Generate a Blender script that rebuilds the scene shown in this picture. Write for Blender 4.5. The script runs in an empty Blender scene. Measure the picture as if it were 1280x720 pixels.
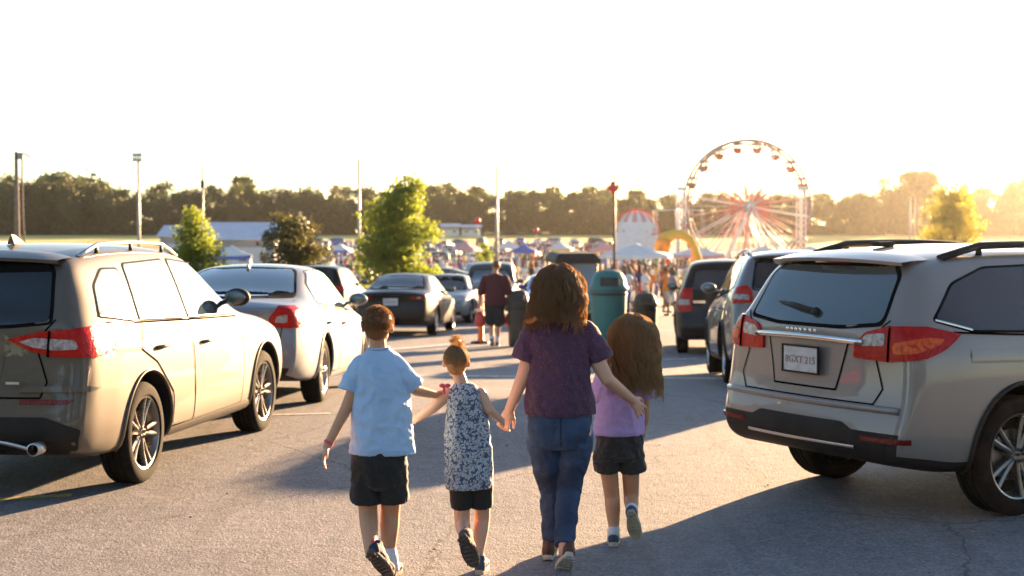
import bpy, bmesh, math, random
from mathutils import Vector, Matrix, noise
from mathutils.bvhtree import BVHTree
from mathutils.geometry import delaunay_2d_cdt
R = math.radians
PI = math.pi
random.seed(7)
SC = bpy.context.scene
COL = SC.collection

# ------------------------------------------------------------------ camera frame
F_PX = 1850.0
CAM_H = 1.8
PITCH = math.atan(77.0 / F_PX)
def ray(px, py):
    v = Vector(((px - 640) / F_PX, 1.0, (360 - py) / F_PX))
    c, s = math.cos(PITCH), math.sin(PITCH)
    return Vector((v.x, v.y * c + v.z * s, -v.y * s + v.z * c))
def at(px, py, Y):
    d = ray(px, py)
    return Vector((0, 0, CAM_H)) + d * (Y / d.y)
def X_of(px, Y):
    return (px - 640) / F_PX * Y

TER = [(-60, 0), (14, 0), (16, -.03), (19, -.2), (23, -.40), (28, -.58), (36, -.78), (48, -1.2), (62, -1.65), (80, -2.05), (110, -2.5),
       (140, -2.9), (200, -3.5), (225, -3.2), (250, -2.4), (300, -1.1), (350, -.4), (420, 0.2), (900, 0.2), (3500, -4)]
def lerp_tab(tab, x):
    if x <= tab[0][0]: return tab[0][1]
    for (a, b), (c, d) in zip(tab, tab[1:]):
        if x <= c: return b + (d - b) * (x - a) / (c - a)
    return tab[-1][1]
def tz(y): return lerp_tab(TER, y)

# ------------------------------------------------------------------ objects and tags
def tag(o, label=None, cat=None, group=None, kind=None):
    if label: o['label'] = label
    if cat: o['category'] = cat
    if group: o['group'] = group
    if kind: o['kind'] = kind
    return o
def empty(name, loc=(0, 0, 0), rz=0.0, label=None, cat=None, group=None):
    o = bpy.data.objects.new(name, None)
    o.empty_display_size = .2
    COL.objects.link(o)
    o.location = loc
    o.rotation_euler = (0, 0, rz)
    return tag(o, label, cat, group)
def link_mesh(name, me, parent=None):
    o = bpy.data.objects.new(name, me)
    COL.objects.link(o)
    if parent is not None: o.parent = parent
    return o
def copy_tree(o, parent=None):
    c = o.copy()
    COL.objects.link(c)
    if parent is not None: c.parent = parent
    for ch in list(o.children): copy_tree(ch, c)
    return c

class MB:
    """collects verts and faces, builds one mesh"""
    def __init__(s): s.v = []; s.f = []; s.m = []; s.mi = 0
    def add(s, vs, fs):
        n = len(s.v); s.v += [tuple(p) for p in vs]
        s.f += [tuple(n + i for i in f) for f in fs]; s.m += [s.mi] * len(fs)
        return s
    def box(s, c, d, M=None):
        x, y, z = d[0] / 2, d[1] / 2, d[2] / 2
        vs = [Vector((a * x, b * y, e * z)) for a in (-1, 1) for b in (-1, 1) for e in (-1, 1)]
        if M is not None: vs = [M @ v for v in vs]
        vs = [v + Vector(c) for v in vs]
        return s.add(vs, [(0, 1, 3, 2), (4, 6, 7, 5), (0, 4, 5, 1), (2, 3, 7, 6), (0, 2, 6, 4), (1, 5, 7, 3)])
    def tube(s, pts, rad, n=8, side=(1, 0, 0), cap=True, close=False):
        pts = [Vector(p) for p in pts]; m = len(pts)
        if not isinstance(rad, (list, tuple)): rad = [rad] * m
        vs = []
        pa = None
        for i, p in enumerate(pts):
            a = pts[(i - 1) % m] if (i > 0 or close) else p
            b = pts[(i + 1) % m] if (i < m - 1 or close) else p
            t = (b - a)
            t = t.normalized() if t.length > 1e-9 else Vector((0, 0, 1))
            sd = Vector(side) if pa is None else pa
            ax = sd - t * sd.dot(t)
            if ax.length < 1e-4:
                ax = Vector((0, 1, 0)) - t * t.y
                if ax.length < 1e-4: ax = Vector((1, 0, 0)) - t * t.x
            ax.normalize(); ay = t.cross(ax)
            if pa is not None or True: pa = Vector(side) if abs(Vector(side).normalized().dot(t)) < .9 else ax
            r = rad[i]; rx, ry = (r if isinstance(r, (list, tuple)) else (r, r))
            for k in range(n):
                an = 2 * PI * k / n
                vs.append(p + ax * (rx * math.cos(an)) + ay * (ry * math.sin(an)))
        fs = []
        for i in range(m if close else m - 1):
            j = (i + 1) % m
            for k in range(n):
                l = (k + 1) % n
                fs.append((i * n + k, i * n + l, j * n + l, j * n + k))
        if cap and not close:
            fs.append(tuple(range(n - 1, -1, -1)))
            fs.append(tuple((m - 1) * n + k for k in range(n)))
        return s.add(vs, fs)
    def ell(s, c, r, M=None, nu=14, nv=9):
        vs = []; fs = []
        c = Vector(c)
        if not isinstance(r, (list, tuple)): r = (r, r, r)
        for i in range(nv + 1):
            ph = PI * i / nv
            for k in range(nu):
                th = 2 * PI * k / nu
                p = Vector((r[0] * math.sin(ph) * math.cos(th), r[1] * math.sin(ph) * math.sin(th), r[2] * math.cos(ph)))
                if i in (0, nv) and k: continue
                vs.append((M @ p if M is not None else p) + c)
        def ix(i, k):
            if i == 0: return 0
            if i == nv: return 1 + (nv - 1) * nu
            return 1 + (i - 1) * nu + k % nu
        for i in range(nv):
            for k in range(nu):
                q = [ix(i, k), ix(i + 1, k), ix(i + 1, k + 1), ix(i, k + 1)]
                u = []
                for a in q:
                    if a not in u: u.append(a)
                fs.append(tuple(u))
        return s.add(vs, fs)
    def lathe(s, prof, n=32, axis='z', c=(0, 0, 0), cap=False):
        """prof: list of (r, h); revolves about axis"""
        vs = []; fs = []; m = len(prof); c = Vector(c)
        for (r, h) in prof:
            for k in range(n):
                a = 2 * PI * k / n
                if axis == 'z': p = Vector((r * math.cos(a), r * math.sin(a), h))
                elif axis == 'y': p = Vector((r * math.cos(a), h, r * math.sin(a)))
                else: p = Vector((h, r * math.cos(a), r * math.sin(a)))
                vs.append(p + c)
        for i in range(m - 1):
            for k in range(n):
                l = (k + 1) % n
                fs.append((i * n + k, i * n + l, (i + 1) * n + l, (i + 1) * n + k))
        if cap:
            fs.append(tuple(range(n - 1, -1, -1))); fs.append(tuple((m - 1) * n + k for k in range(n)))
        return s.add(vs, fs)
    def mesh(s, name, mats, smooth=True, fix=False):
        me = bpy.data.meshes.new(name)
        me.from_pydata(s.v, [], s.f)
        if not isinstance(mats, (list, tuple)): mats = [mats]
        for m in mats: me.materials.append(m)
        if len(mats) > 1: me.polygons.foreach_set('material_index', s.m)
        if fix:
            b = bmesh.new(); b.from_mesh(me); bmesh.ops.recalc_face_normals(b, faces=b.faces); b.to_mesh(me); b.free()
        me.polygons.foreach_set('use_smooth', [bool(smooth)] * len(me.polygons))
        me.update()
        return me
    def build(s, name, mats, parent=None, smooth=True, sharp=None, fix=True, bevel=0):
        me = s.mesh(name, mats, smooth, fix)
        if bevel:
            b = bmesh.new(); b.from_mesh(me)
            bmesh.ops.remove_doubles(b, verts=b.verts, dist=1e-5)
            es = [e for e in b.edges if len(e.link_faces) == 2 and e.calc_face_angle(0) > .6]
            if es: bmesh.ops.bevel(b, geom=es, offset=bevel, segments=2, affect='EDGES', profile=.7)
            b.to_mesh(me); b.free()
        if smooth and sharp is not None: me.set_sharp_from_angle(angle=R(sharp))
        return link_mesh(name, me, parent)

# ------------------------------------------------------------------ materials
def new_mat(name):
    m = bpy.data.materials.new(name); m.use_nodes = True
    nt = m.node_tree
    for n in list(nt.nodes): nt.nodes.remove(n)
    out = nt.nodes.new('ShaderNodeOutputMaterial')
    return m, nt, out
def N(nt, t, **kw):
    n = nt.nodes.new(t)
    for k, v in kw.items():
        if k.startswith('i_'): n.inputs[k[2:].replace('_', ' ')].default_value = v
        else: setattr(n, k, v)
    return n
def L(nt, a, ao, b, bi): nt.links.new(a.outputs[ao], b.inputs[bi])
def c4(c): return (c[0], c[1], c[2], 1)
def pbr(name, col, rough=.5, metal=0., spec=.5, coat=0., coat_r=.03, col2=None, nscale=8., mixlo=.35, mixhi=.65, bump=0., bscale=60., rvar=0., sheen=0., sss=0., ior=None, stretch=None, alpha=None, trans=0.):
    m, nt, out = new_mat(name)
    p = N(nt, 'ShaderNodeBsdfPrincipled')
    L(nt, p, 'BSDF', out, 'Surface')
    p.inputs['Base Color'].default_value = c4(col)
    p.inputs['Roughness'].default_value = rough
    p.inputs['Metallic'].default_value = metal
    p.inputs['Specular IOR Level'].default_value = spec
    p.inputs['Coat Weight'].default_value = coat
    p.inputs['Coat Roughness'].default_value = coat_r
    if ior: p.inputs['IOR'].default_value = ior
    if sheen: p.inputs['Sheen Weight'].default_value = sheen; p.inputs['Sheen Roughness'].default_value = .4
    if sss:
        p.inputs['Subsurface Weight'].default_value = sss
        p.inputs['Subsurface Radius'].default_value = (.02, .008, .004)
        p.inputs['Subsurface Scale'].default_value = 1.0
    if trans: p.inputs['Transmission Weight'].default_value = trans
    tc = N(nt, 'ShaderNodeTexCoord')
    mp = N(nt, 'ShaderNodeMapping'); L(nt, tc, 'Object', mp, 'Vector')
    if stretch: mp.inputs['Scale'].default_value = stretch
    if col2 is not None or rvar:
        nz = N(nt, 'ShaderNodeTexNoise', i_Scale=nscale, i_Detail=6., i_Roughness=.6); L(nt, mp, 'Vector', nz, 'Vector')
        if col2 is not None:
            cr = N(nt, 'ShaderNodeMapRange'); cr.inputs['From Min'].default_value = mixlo; cr.inputs['From Max'].default_value = mixhi
            L(nt, nz, 'Fac', cr, 'Value')
            mx = N(nt, 'ShaderNodeMix', data_type='RGBA'); mx.inputs[6].default_value = c4(col); mx.inputs[7].default_value = c4(col2)
            nt.links.new(cr.outputs['Result'], mx.inputs[0]); nt.links.new(mx.outputs[2], p.inputs['Base Color'])
        if rvar:
            r2 = N(nt, 'ShaderNodeMapRange'); r2.inputs['To Min'].default_value = max(0, rough - rvar); r2.inputs['To Max'].default_value = min(1, rough + rvar)
            r2.inputs['From Min'].default_value = .3; r2.inputs['From Max'].default_value = .7
            L(nt, nz, 'Fac', r2, 'Value'); L(nt, r2, 'Result', p, 'Roughness')
    if bump:
        bz = N(nt, 'ShaderNodeTexNoise', i_Scale=bscale, i_Detail=4.); L(nt, mp, 'Vector', bz, 'Vector')
        bp = N(nt, 'ShaderNodeBump', i_Strength=bump, i_Distance=.02); L(nt, bz, 'Fac', bp, 'Height'); L(nt, bp, 'Normal', p, 'Normal')
    return m
def paint(name, col, metal=.5, rough=.28, coat=.9):
    """metallic car paint under clear coat, with a little dust"""
    m, nt, out = new_mat(name)
    p = N(nt, 'ShaderNodeBsdfPrincipled'); L(nt, p, 'BSDF', out, 'Surface')
    tc = N(nt, 'ShaderNodeTexCoord')
    nz = N(nt, 'ShaderNodeTexNoise', i_Scale=2.2, i_Detail=7., i_Roughness=.65); L(nt, tc, 'Object', nz, 'Vector')
    sep = N(nt, 'ShaderNodeSeparateXYZ'); L(nt, tc, 'Object', sep, 'Vector')
    # road dust thickens towards the sills
    dz = N(nt, 'ShaderNodeMapRange'); dz.inputs['From Min'].default_value = .75; dz.inputs['From Max'].default_value = .2
    L(nt, sep, 'Z', dz, 'Value')
    ml = N(nt, 'ShaderNodeMath', operation='MULTIPLY'); L(nt, dz, 'Result', ml, 0); L(nt, nz, 'Fac', ml, 1)
    ad = N(nt, 'ShaderNodeMath', operation='MULTIPLY_ADD'); L(nt, ml, 'Value', ad, 0); ad.inputs[1].default_value = .7; ad.inputs[2].default_value = .03
    mx = N(nt, 'ShaderNodeMix', data_type='RGBA'); mx.inputs[6].default_value = c4(col); mx.inputs[7].default_value = tuple(min(.2, .05 + k) for k in (col[0] * .8, col[1] * .75, col[2] * .6)) + (1,)
    nt.links.new(ad.outputs[0], mx.inputs[0]); nt.links.new(mx.outputs[2], p.inputs['Base Color'])
    p.inputs['Metallic'].default_value = metal; p.inputs['Specular IOR Level'].default_value = .12
    rr = N(nt, 'ShaderNodeMapRange'); rr.inputs['To Min'].default_value = rough; rr.inputs['To Max'].default_value = rough + .15
    L(nt, ad, 'Value', rr, 'Value'); L(nt, rr, 'Result', p, 'Roughness')
    p.inputs['Coat Weight'].default_value = coat; p.inputs['Coat Roughness'].default_value = .06
    cr = N(nt, 'ShaderNodeMapRange'); cr.inputs['To Min'].default_value = .02; cr.inputs['To Max'].default_value = .16
    L(nt, ad, 'Value', cr, 'Value'); L(nt, cr, 'Result', p, 'Coat Roughness')
    return m
def leafmat(name, a, b, tr, scale=1.2, tfac=.45):
    m, nt, out = new_mat(name)
    tc = N(nt, 'ShaderNodeTexCoord')
    nz = N(nt, 'ShaderNodeTexNoise', i_Scale=scale, i_Detail=4.); L(nt, tc, 'Object', nz, 'Vector')
    cr = N(nt, 'ShaderNodeMapRange'); cr.inputs['From Min'].default_value = .35; cr.inputs['From Max'].default_value = .65; L(nt, nz, 'Fac', cr, 'Value')
    mx = N(nt, 'ShaderNodeMix', data_type='RGBA'); mx.inputs[6].default_value = c4(a); mx.inputs[7].default_value = c4(b)
    nt.links.new(cr.outputs['Result'], mx.inputs[0])
    d = N(nt, 'ShaderNodeBsdfPrincipled'); d.inputs['Roughness'].default_value = .55
    nt.links.new(mx.outputs[2], d.inputs['Base Color'])
    t = N(nt, 'ShaderNodeBsdfTranslucent'); t.inputs['Color'].default_value = c4(tr)
    s = N(nt, 'ShaderNodeMixShader'); s.inputs[0].default_value = tfac
    L(nt, d, 'BSDF', s, 1); L(nt, t, 'BSDF', s, 2); L(nt, s, 'Shader', out, 'Surface')
    return m
def pattern_mat(name, cols, scale=60., rough=.85, kind='leopard', stretch=(1, 1, 1), transl=0.):
    """printed cloth: cells of two or three colours"""
    m, nt, out = new_mat(name)
    p = N(nt, 'ShaderNodeBsdfPrincipled'); p.inputs['Roughness'].default_value = rough
    p.inputs['Sheen Weight'].default_value = .15
    L(nt, p, 'BSDF', out, 'Surface')
    tc = N(nt, 'ShaderNodeTexCoord'); mp = N(nt, 'ShaderNodeMapping'); mp.inputs['Scale'].default_value = stretch; L(nt, tc, 'Object', mp, 'Vector')
    nz = N(nt, 'ShaderNodeTexNoise', i_Scale=scale * .35, i_Detail=2.); L(nt, mp, 'Vector', nz, 'Vector')
    vm = N(nt, 'ShaderNodeVectorMath', operation='MULTIPLY_ADD'); vm.inputs[1].default_value = (.03, .03, .03); L(nt, nz, 'Color', vm, 0); L(nt, mp, 'Vector', vm, 2)
    vo = N(nt, 'ShaderNodeTexVoronoi', i_Scale=scale); L(nt, vm, 'Vector', vo, 'Vector')
    r1 = N(nt, 'ShaderNodeValToRGB'); r1.color_ramp.interpolation = 'EASE'
    e = r1.color_ramp.elements
    if kind == 'leopard':
        e[0].position = .18; e[0].color = c4(cols[0]); e[1].position = .30; e[1].color = c4(cols[1])
        x = r1.color_ramp.elements.new(.5); x.color = c4(cols[1]); y = r1.color_ramp.elements.new(.62); y.color = c4(cols[2])
    else:
        e[0].position = .12; e[0].color = c4(cols[0]); e[1].position = .22; e[1].color = c4(cols[1])
    L(nt, vo, 'Distance', r1, 'Fac'); L(nt, r1, 'Color', p, 'Base Color')
    bz = N(nt, 'ShaderNodeTexNoise', i_Scale=14., i_Detail=5.); L(nt, tc, 'Object', bz, 'Vector')
    bp = N(nt, 'ShaderNodeBump', i_Strength=.5, i_Distance=.03); L(nt, bz, 'Fac', bp, 'Height'); L(nt, bp, 'Normal', p, 'Normal')
    return m

M = {}
M['tyre'] = pbr('tyre rubber', (.008, .0075, .007), .9, spec=.15, col2=(.018, .016, .013), nscale=12, bump=.2, bscale=90)
M['rim'] = pbr('alloy rim', (.42, .40, .38), .3, .9, rvar=.1)
M['rim_dark'] = pbr('dark alloy', (.24, .23, .22), .32, .85, rvar=.1)
M['well'] = pbr('wheel well liner', (.006, .006, .006), .95)
M['plastic'] = pbr('black trim plastic', (.012, .011, .011), .6, spec=.25, col2=(.024, .021, .018), nscale=3, bump=.15, bscale=200)
M['rubber'] = pbr('window rubber', (.006, .006, .006), .9, spec=.08)
M['glass'] = pbr('tinted glass', (.006, .008, .009), .03, spec=.6, coat=.4, coat_r=.01, ior=1.5)
M['glass_lt'] = pbr('pale tinted glass', (.04, .07, .075), .04, spec=.8, coat=1., coat_r=.01, ior=1.7)
M['glass_far'] = pbr('window glass', (.03, .04, .045), .08, spec=1., ior=1.7)
M['chrome'] = pbr('chrome', (.75, .74, .72), .12, 1.)
M['satin'] = pbr('satin silver trim', (.55, .54, .53), .35, .9)
M['seam'] = pbr('panel gap', (.002, .002, .002), 1., spec=.0)
M['red_lens'] = pbr('red lamp lens', (.42, .003, .003), .12, spec=.15, coat=.12, col2=(.50, .012, .006), nscale=22, bump=.35, bscale=45)
M['red_dark'] = pbr('dark red lens', (.14, .003, .003), .09, spec=.3, coat=.3, bump=.3, bscale=40)
M['amber'] = pbr('orange lamp lens', (.95, .13, .006), .2, spec=.2, coat=.15, col2=(.45, .02, .005), nscale=30, bump=.4, bscale=50)
M['white_lens'] = pbr('clear lamp lens', (.50, .44, .42), .15, coat=.5, col2=(.16, .12, .12), nscale=30, bump=.4, bscale=60)
M['plate'] = pbr('licence plate', (.62, .59, .57), .4, col2=(.48, .44, .42), nscale=14)
M['plate_ink'] = pbr('plate characters', (.34, .22, .19), .5)
M['plate_blue'] = pbr('plate blue characters', (.09, .12, .25), .5)
M['paint_gold'] = paint('champagne paint', (.118, .099, .078), .12, .55, .6)
M['paint_silver_b'] = paint('warm silver paint', (.27, .23, .205), .3, .42)
M['paint_silver'] = paint('silver paint', (.22, .23, .25), .15, .5, .6)
M['paint_black'] = paint('black paint', (.004, .0035, .003), .0, .4, .35)
M['paint_pewter'] = paint('pewter paint', (.16, .165, .175), .3, .4, .8)
M['paint_white'] = paint('pearl white paint', (.45, .45, .45), .0, .45, .6)
M['paint_teal'] = paint('teal paint', (.03, .22, .24), .2, .3)
M['paint_blue'] = paint('blue paint', (.03, .08, .32), .25, .3)
M['paint_grey'] = paint('grey paint', (.035, .038, .04), .1, .4, .4)
M['paint_red'] = paint('red paint', (.35, .03, .02), .3, .3)
M['interior'] = pbr('car interior', (.03, .028, .026), .9)
# ------------------------------------------------------------------ car bodies: x forward, y left, z up, origin on the ground below the rear axle
ROWF = [0, .08, .2]
def cage(S):
    """half ring: 3 bottom points, 9 side rows, 3 top points (mirrored), ends closed with a grid of quads"""
    b = bmesh.new()
    st = S['st']; n = len(st); cols = (0, .4, .8)
    def section(x):
        hw = lerp_tab(S['hw'], x); bot = lerp_tab(S['bot'], x); belt = lerp_tab(S['belt'], x); top = lerp_tab(S['top'], x); rw = lerp_tab(S['rw'], x)
        belt = min(belt, top - .035)
        t = top - belt
        side = [(hw * .90, bot), (hw * .965, bot + .07), (hw * .995, bot + .20), (hw * 1.0, bot + .20 + (belt - bot - .2) * .32),
                (hw * .992, bot + .20 + (belt - bot - .2) * .62), (hw * .975, bot + .20 + (belt - bot - .2) * .86), (hw * .94, belt),
                (rw + (hw * .93 - rw) * (.52 if t > .15 else .6), belt + t * .5), (rw, top - min(.05, t * .28))]
        bottom = [(c * hw * .88, bot) for c in cols]
        tp = [(rw * .8, top - min(.012, t * .1)), (rw * .4, top + .012), (0, top + .018)]
        return bottom, side, tp
    rings = []
    for i, x in enumerate(st):
        bo, si, tp = section(x)
        pts = bo + si + tp
        e = 0.; xtab = None
        if i == 0: e, xtab = 1., S['xr']
        elif i == 1: e, xtab = .8, S['xr']
        elif i == 2: e, xtab = .35, S['xr']
        elif i == n - 1: e, xtab = 1., S['xf']
        elif i == n - 2: e, xtab = .8, S['xf']
        elif i == n - 3: e, xtab = .35, S['xf']
        row = []
        for k, (y, z) in enumerate(pts):
            xx = x + (e * lerp_tab(xtab, z) if xtab else 0)
            v = b.verts.new((xx, y, z))
            w = v if y == 0 else b.verts.new((xx, -y, z))
            row.append((v, w))
        rings.append(row)
    K = len(rings[0])
    cladf = S.get('clad', 1)
    def face(vs, mi):
        u = []
        for v in vs:
            if v not in u: u.append(v)
        if len(u) > 2:
            f = b.faces.new(u); f.material_index = mi
    for i in range(n - 1):
        for k in range(K - 1):
            mi = 1 if k < 3 + cladf else 0
            for sd in (0, 1):
                face([rings[i][k][sd], rings[i + 1][k][sd], rings[i + 1][k + 1][sd], rings[i][k + 1][sd]], mi)
    for i, sg, tab in ((0, -1, 'rbulge'), (n - 1, 1, 'fbulge')):
        rg = rings[i]; bulge = S[tab]
        g = [[None] * 7 for _ in range(9)]
        for r in range(9):
            g[r][0] = rg[3 + r][0]; g[r][6] = rg[3 + r][1]
        for r, idx in ((0, (2, 1, 0)), (8, (12, 13, 14))):
            for c, k in zip((1, 2, 3), idx):
                g[r][c] = rg[k][0]; g[r][6 - c] = rg[k][1]
        for r in range(1, 8):
            yv = rg[3 + r][0].co
            for c, f in zip(range(1, 6), (.8, .4, 0, -.4, -.8)):
                g[r][c] = b.verts.new((yv.x + sg * bulge * (1 - f * f), yv.y * f, yv.z))
        for r in range(8):
            for c in range(6):
                face([g[r][c], g[r][c + 1], g[r + 1][c + 1], g[r + 1][c]], 1 if r < S.get('clad_r' if i == 0 else 'clad_f', 1) else 0)
    bmesh.ops.recalc_face_normals(b, faces=b.faces)
    cl = b.edges.layers.float.new('crease_edge')
    for i in range(n - 1):          # soft shoulder line and sill line
        for k, cr in ((9, .35), (6, .15), (11, .25)):
            for sd in (0, 1):
                e = b.edges.get((rings[i][k][sd], rings[i + 1][k][sd]))
                if e: e[cl] = cr
    return b

def eval_mesh(o, name):
    dg = bpy.context.evaluated_depsgraph_get()
    me = bpy.data.meshes.new_from_object(o.evaluated_get(dg))
    me.name = name
    return me
def kill(o):
    me = o.data
    bpy.data.objects.remove(o)
    if me and me.users == 0: bpy.data.meshes.remove(me)

class Body:
    def __init__(s, S, mats, lv=2):
        s.S = S
        b = cage(S)
        me = bpy.data.meshes.new('body_cage'); b.to_mesh(me); b.free()
        for m in mats: me.materials.append(m)
        o = link_mesh('tmp', me)
        md = o.modifiers.new('s', 'SUBSURF'); md.levels = lv; md.render_levels = lv
        sm = eval_mesh(o, 'sub')
        bb = bmesh.new(); bb.from_mesh(sm); s.bvh = BVHTree.FromBMesh(bb); bb.free()
        kill(o)
        # wheel arches
        so = link_mesh('tmp2', sm)
        c = MB(); hw = lerp_tab(S['hw'], 0)
        for wx in (0, S['wb']):
            for sy in (-1, 1):
                c.lathe([(0.001, sy * (S['hw0'] - .36)), (S['ar'], sy * (S['hw0'] - .36)), (S['ar'], sy * (hw + .2)), (0.001, sy * (hw + .2))], 40, 'y', (wx, 0, S['wr'] + .015))
        cm = c.mesh('cut', [mats[2]], False, True)
        cb = bmesh.new(); cb.from_mesh(cm); bmesh.ops.remove_doubles(cb, verts=cb.verts, dist=.003); bmesh.ops.recalc_face_normals(cb, faces=cb.faces); cb.to_mesh(cm); cb.free()
        co = link_mesh('cutter', cm)
        md = so.modifiers.new('b', 'BOOLEAN'); md.object = co; md.operation = 'DIFFERENCE'; md.solver = 'EXACT'
        md.material_mode = 'TRANSFER'
        s.me = eval_mesh(so, 'body')
        kill(so); kill(co)
        s.me.polygons.foreach_set('use_smooth', [True] * len(s.me.polygons))
        s.me.set_sharp_from_angle(angle=R(38))
    # -------- mappers from 2D outlines to the body surface
    def cast(s, o, d, guess=None):
        loc, nrm, ix, dist = s.bvh.ray_cast(Vector(o), Vector(d).normalized())
        if loc is None:
            loc, nrm, ix, dist = s.bvh.find_nearest(guess if guess is not None else Vector(o))
        if nrm.dot(Vector(d)) > 0: nrm = -nrm
        return loc, nrm
    def side(s, sy):
        def f(u, z):
            return s.cast((u, sy * 3, z), (0, -sy, 0), Vector((u, sy * .8, z)))
        return f
    def rear(s, u, z): return s.cast((-4, u, z), (1, 0, 0), Vector((-.8, u, z)))
    def front(s, u, z): return s.cast((8, u, z), (-1, 0, 0), Vector((s.S['wb'] + .8, u, z)))
    def top(s, u, v): return s.cast((u, v, 4), (0, 0, -1), Vector((u, v, 1.5)))
    def corner(s, sy, end=0, cx=.45, cy=.45):
        x0 = (s.S['xend'] + cx) if end == 0 else (s.S['xfront'] - cx)
        sx = -1 if end == 0 else 1
        def f(u, z):
            a = u / .5
            d = Vector((sx * math.cos(a), sy * math.sin(a), 0))
            o = Vector((x0, sy * cy, z)) + d * 3
            return s.cast(o, -d, Vector((x0, sy * cy, z)) + d * .6)
        return f

def smooth_outline(pts, it=2, keep=.0):
    r = .022 * it; q = []; n = len(pts)
    for i in range(n):
        a, b, c = Vector(pts[i - 1]), Vector(pts[i]), Vector(pts[(i + 1) % n])
        u = (a - b); v = (c - b); u = u.normalized() * min(r, u.length * .45); v = v.normalized() * min(r, v.length * .45)
        for k in range(5):
            t = k / 4; q.append(tuple(b + u * (1 - t) ** 2 + v * t ** 2))
    return q
def densify(pts, h, closed=True):
    q = []
    n = len(pts)
    for i in range(n if closed else n - 1):
        a = Vector(pts[i]); b = Vector(pts[(i + 1) % n]); k = max(1, int((b - a).length / h))
        for j in range(k): q.append(tuple(a.lerp(b, j / k)))
    if not closed: q.append(tuple(pts[-1]))
    return q
def inside(p, poly):
    c = False; x, y = p
    for i in range(len(poly)):
        x1, y1 = poly[i]; x2, y2 = poly[i - 1]
        if (y1 > y) != (y2 > y) and x < (x2 - x1) * (y - y1) / (y2 - y1) + x1: c = not c
    return c
def patch(name, mp, outline, off, mat, parent, h=.04, skirt=True, rnd=2, dome=0.):
    o = densify(smooth_outline(outline, rnd) if rnd else outline, h)
    xs = [p[0] for p in o]; ys = [p[1] for p in o]
    pts = list(o)
    x = min(xs) + h * .5
    cen = Vector((sum(xs) / len(xs), sum(ys) / len(ys)))
    while x < max(xs):
        y = min(ys) + h * .5
        while y < max(ys):
            if inside((x, y), o) and min((Vector((x, y)) - Vector(q)).length_squared for q in o) > (h * .45) ** 2: pts.append((x, y))
            y += h
        x += h
    n = len(o)
    vv, ee, ff, _, _, _ = delaunay_2d_cdt([Vector(p) for p in pts], [(i, (i + 1) % n) for i in range(n)], [], 1, 1e-6)
    V = []; Nn = []
    for p in vv:
        loc, nr = mp(p.x, p.y); V.append(loc + nr * off); Nn.append(nr)
    F = [tuple(f) for f in ff if inside(((sum(vv[i].x for i in f) / len(f)), (sum(vv[i].y for i in f) / len(f))), o)]
    b = bmesh.new()
    bv = [b.verts.new(v) for v in V]
    for f in F:
        try: b.faces.new([bv[i] for i in f])
        except ValueError: pass
    # orient outward
    for f in b.faces:
        f.normal_update()
        i0 = f.verts[0]
    b.verts.index_update()
    for f in list(b.faces):
        nr = sum((Nn[v.index] for v in f.verts), Vector())
        if f.normal.dot(nr) < 0: f.normal_flip()
    if skirt:
        be = [e for e in b.edges if len(e.link_faces) == 1]
        mpv = {}
        for e in be:
            for v in e.verts:
                if v not in mpv: mpv[v] = b.verts.new(v.co - Nn[v.index] * (off + .006)) if v.index < len(Nn) and v.index >= 0 else None
        for e in be:
            f = e.link_faces[0]; a, c = e.verts
            lv = list(f.verts); i = lv.index(a)
            if lv[(i + 1) % len(lv)] == c: a, c = c, a
            nf = b.faces.new((a, c, mpv[c], mpv[a]))
            for ed in (e,): ed.smooth = False
    me = bpy.data.meshes.new(name)
    b.to_mesh(me); b.free()
    me.materials.append(mat)
    me.polygons.foreach_set('use_smooth', [True] * len(me.polygons))
    if skirt: me.set_sharp_from_angle(angle=R(50))
    return link_mesh(name, me, parent)
def ribbon(mb, mp, line, w, off, h=.03, closed=False, rise=0.):
    p = densify([tuple(q) for q in line], h, closed)
    n = len(p); vs = []; fs = []
    for i in range(n):
        a = Vector(p[i - 1] if (i or closed) else p[i]); c = Vector(p[(i + 1) % n] if (i < n - 1 or closed) else p[i])
        t = (c - a)
        if t.length < 1e-9: t = Vector((1, 0))
        t.normalize(); q = Vector((-t.y, t.x)) * w / 2
        for k, sg in enumerate((-1, 0, 1)):
            loc, nr = mp(p[i][0] + q.x * sg, p[i][1] + q.y * sg)
            vs.append(loc + nr * (off + (rise if sg == 0 else 0)))
    for i in range(n if closed else n - 1):
        j = (i + 1) % n
        fs += [(i * 3, j * 3, j * 3 + 1, i * 3 + 1), (i * 3 + 1, j * 3 + 1, j * 3 + 2, i * 3 + 2)]
    mb.add(vs, fs)

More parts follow.
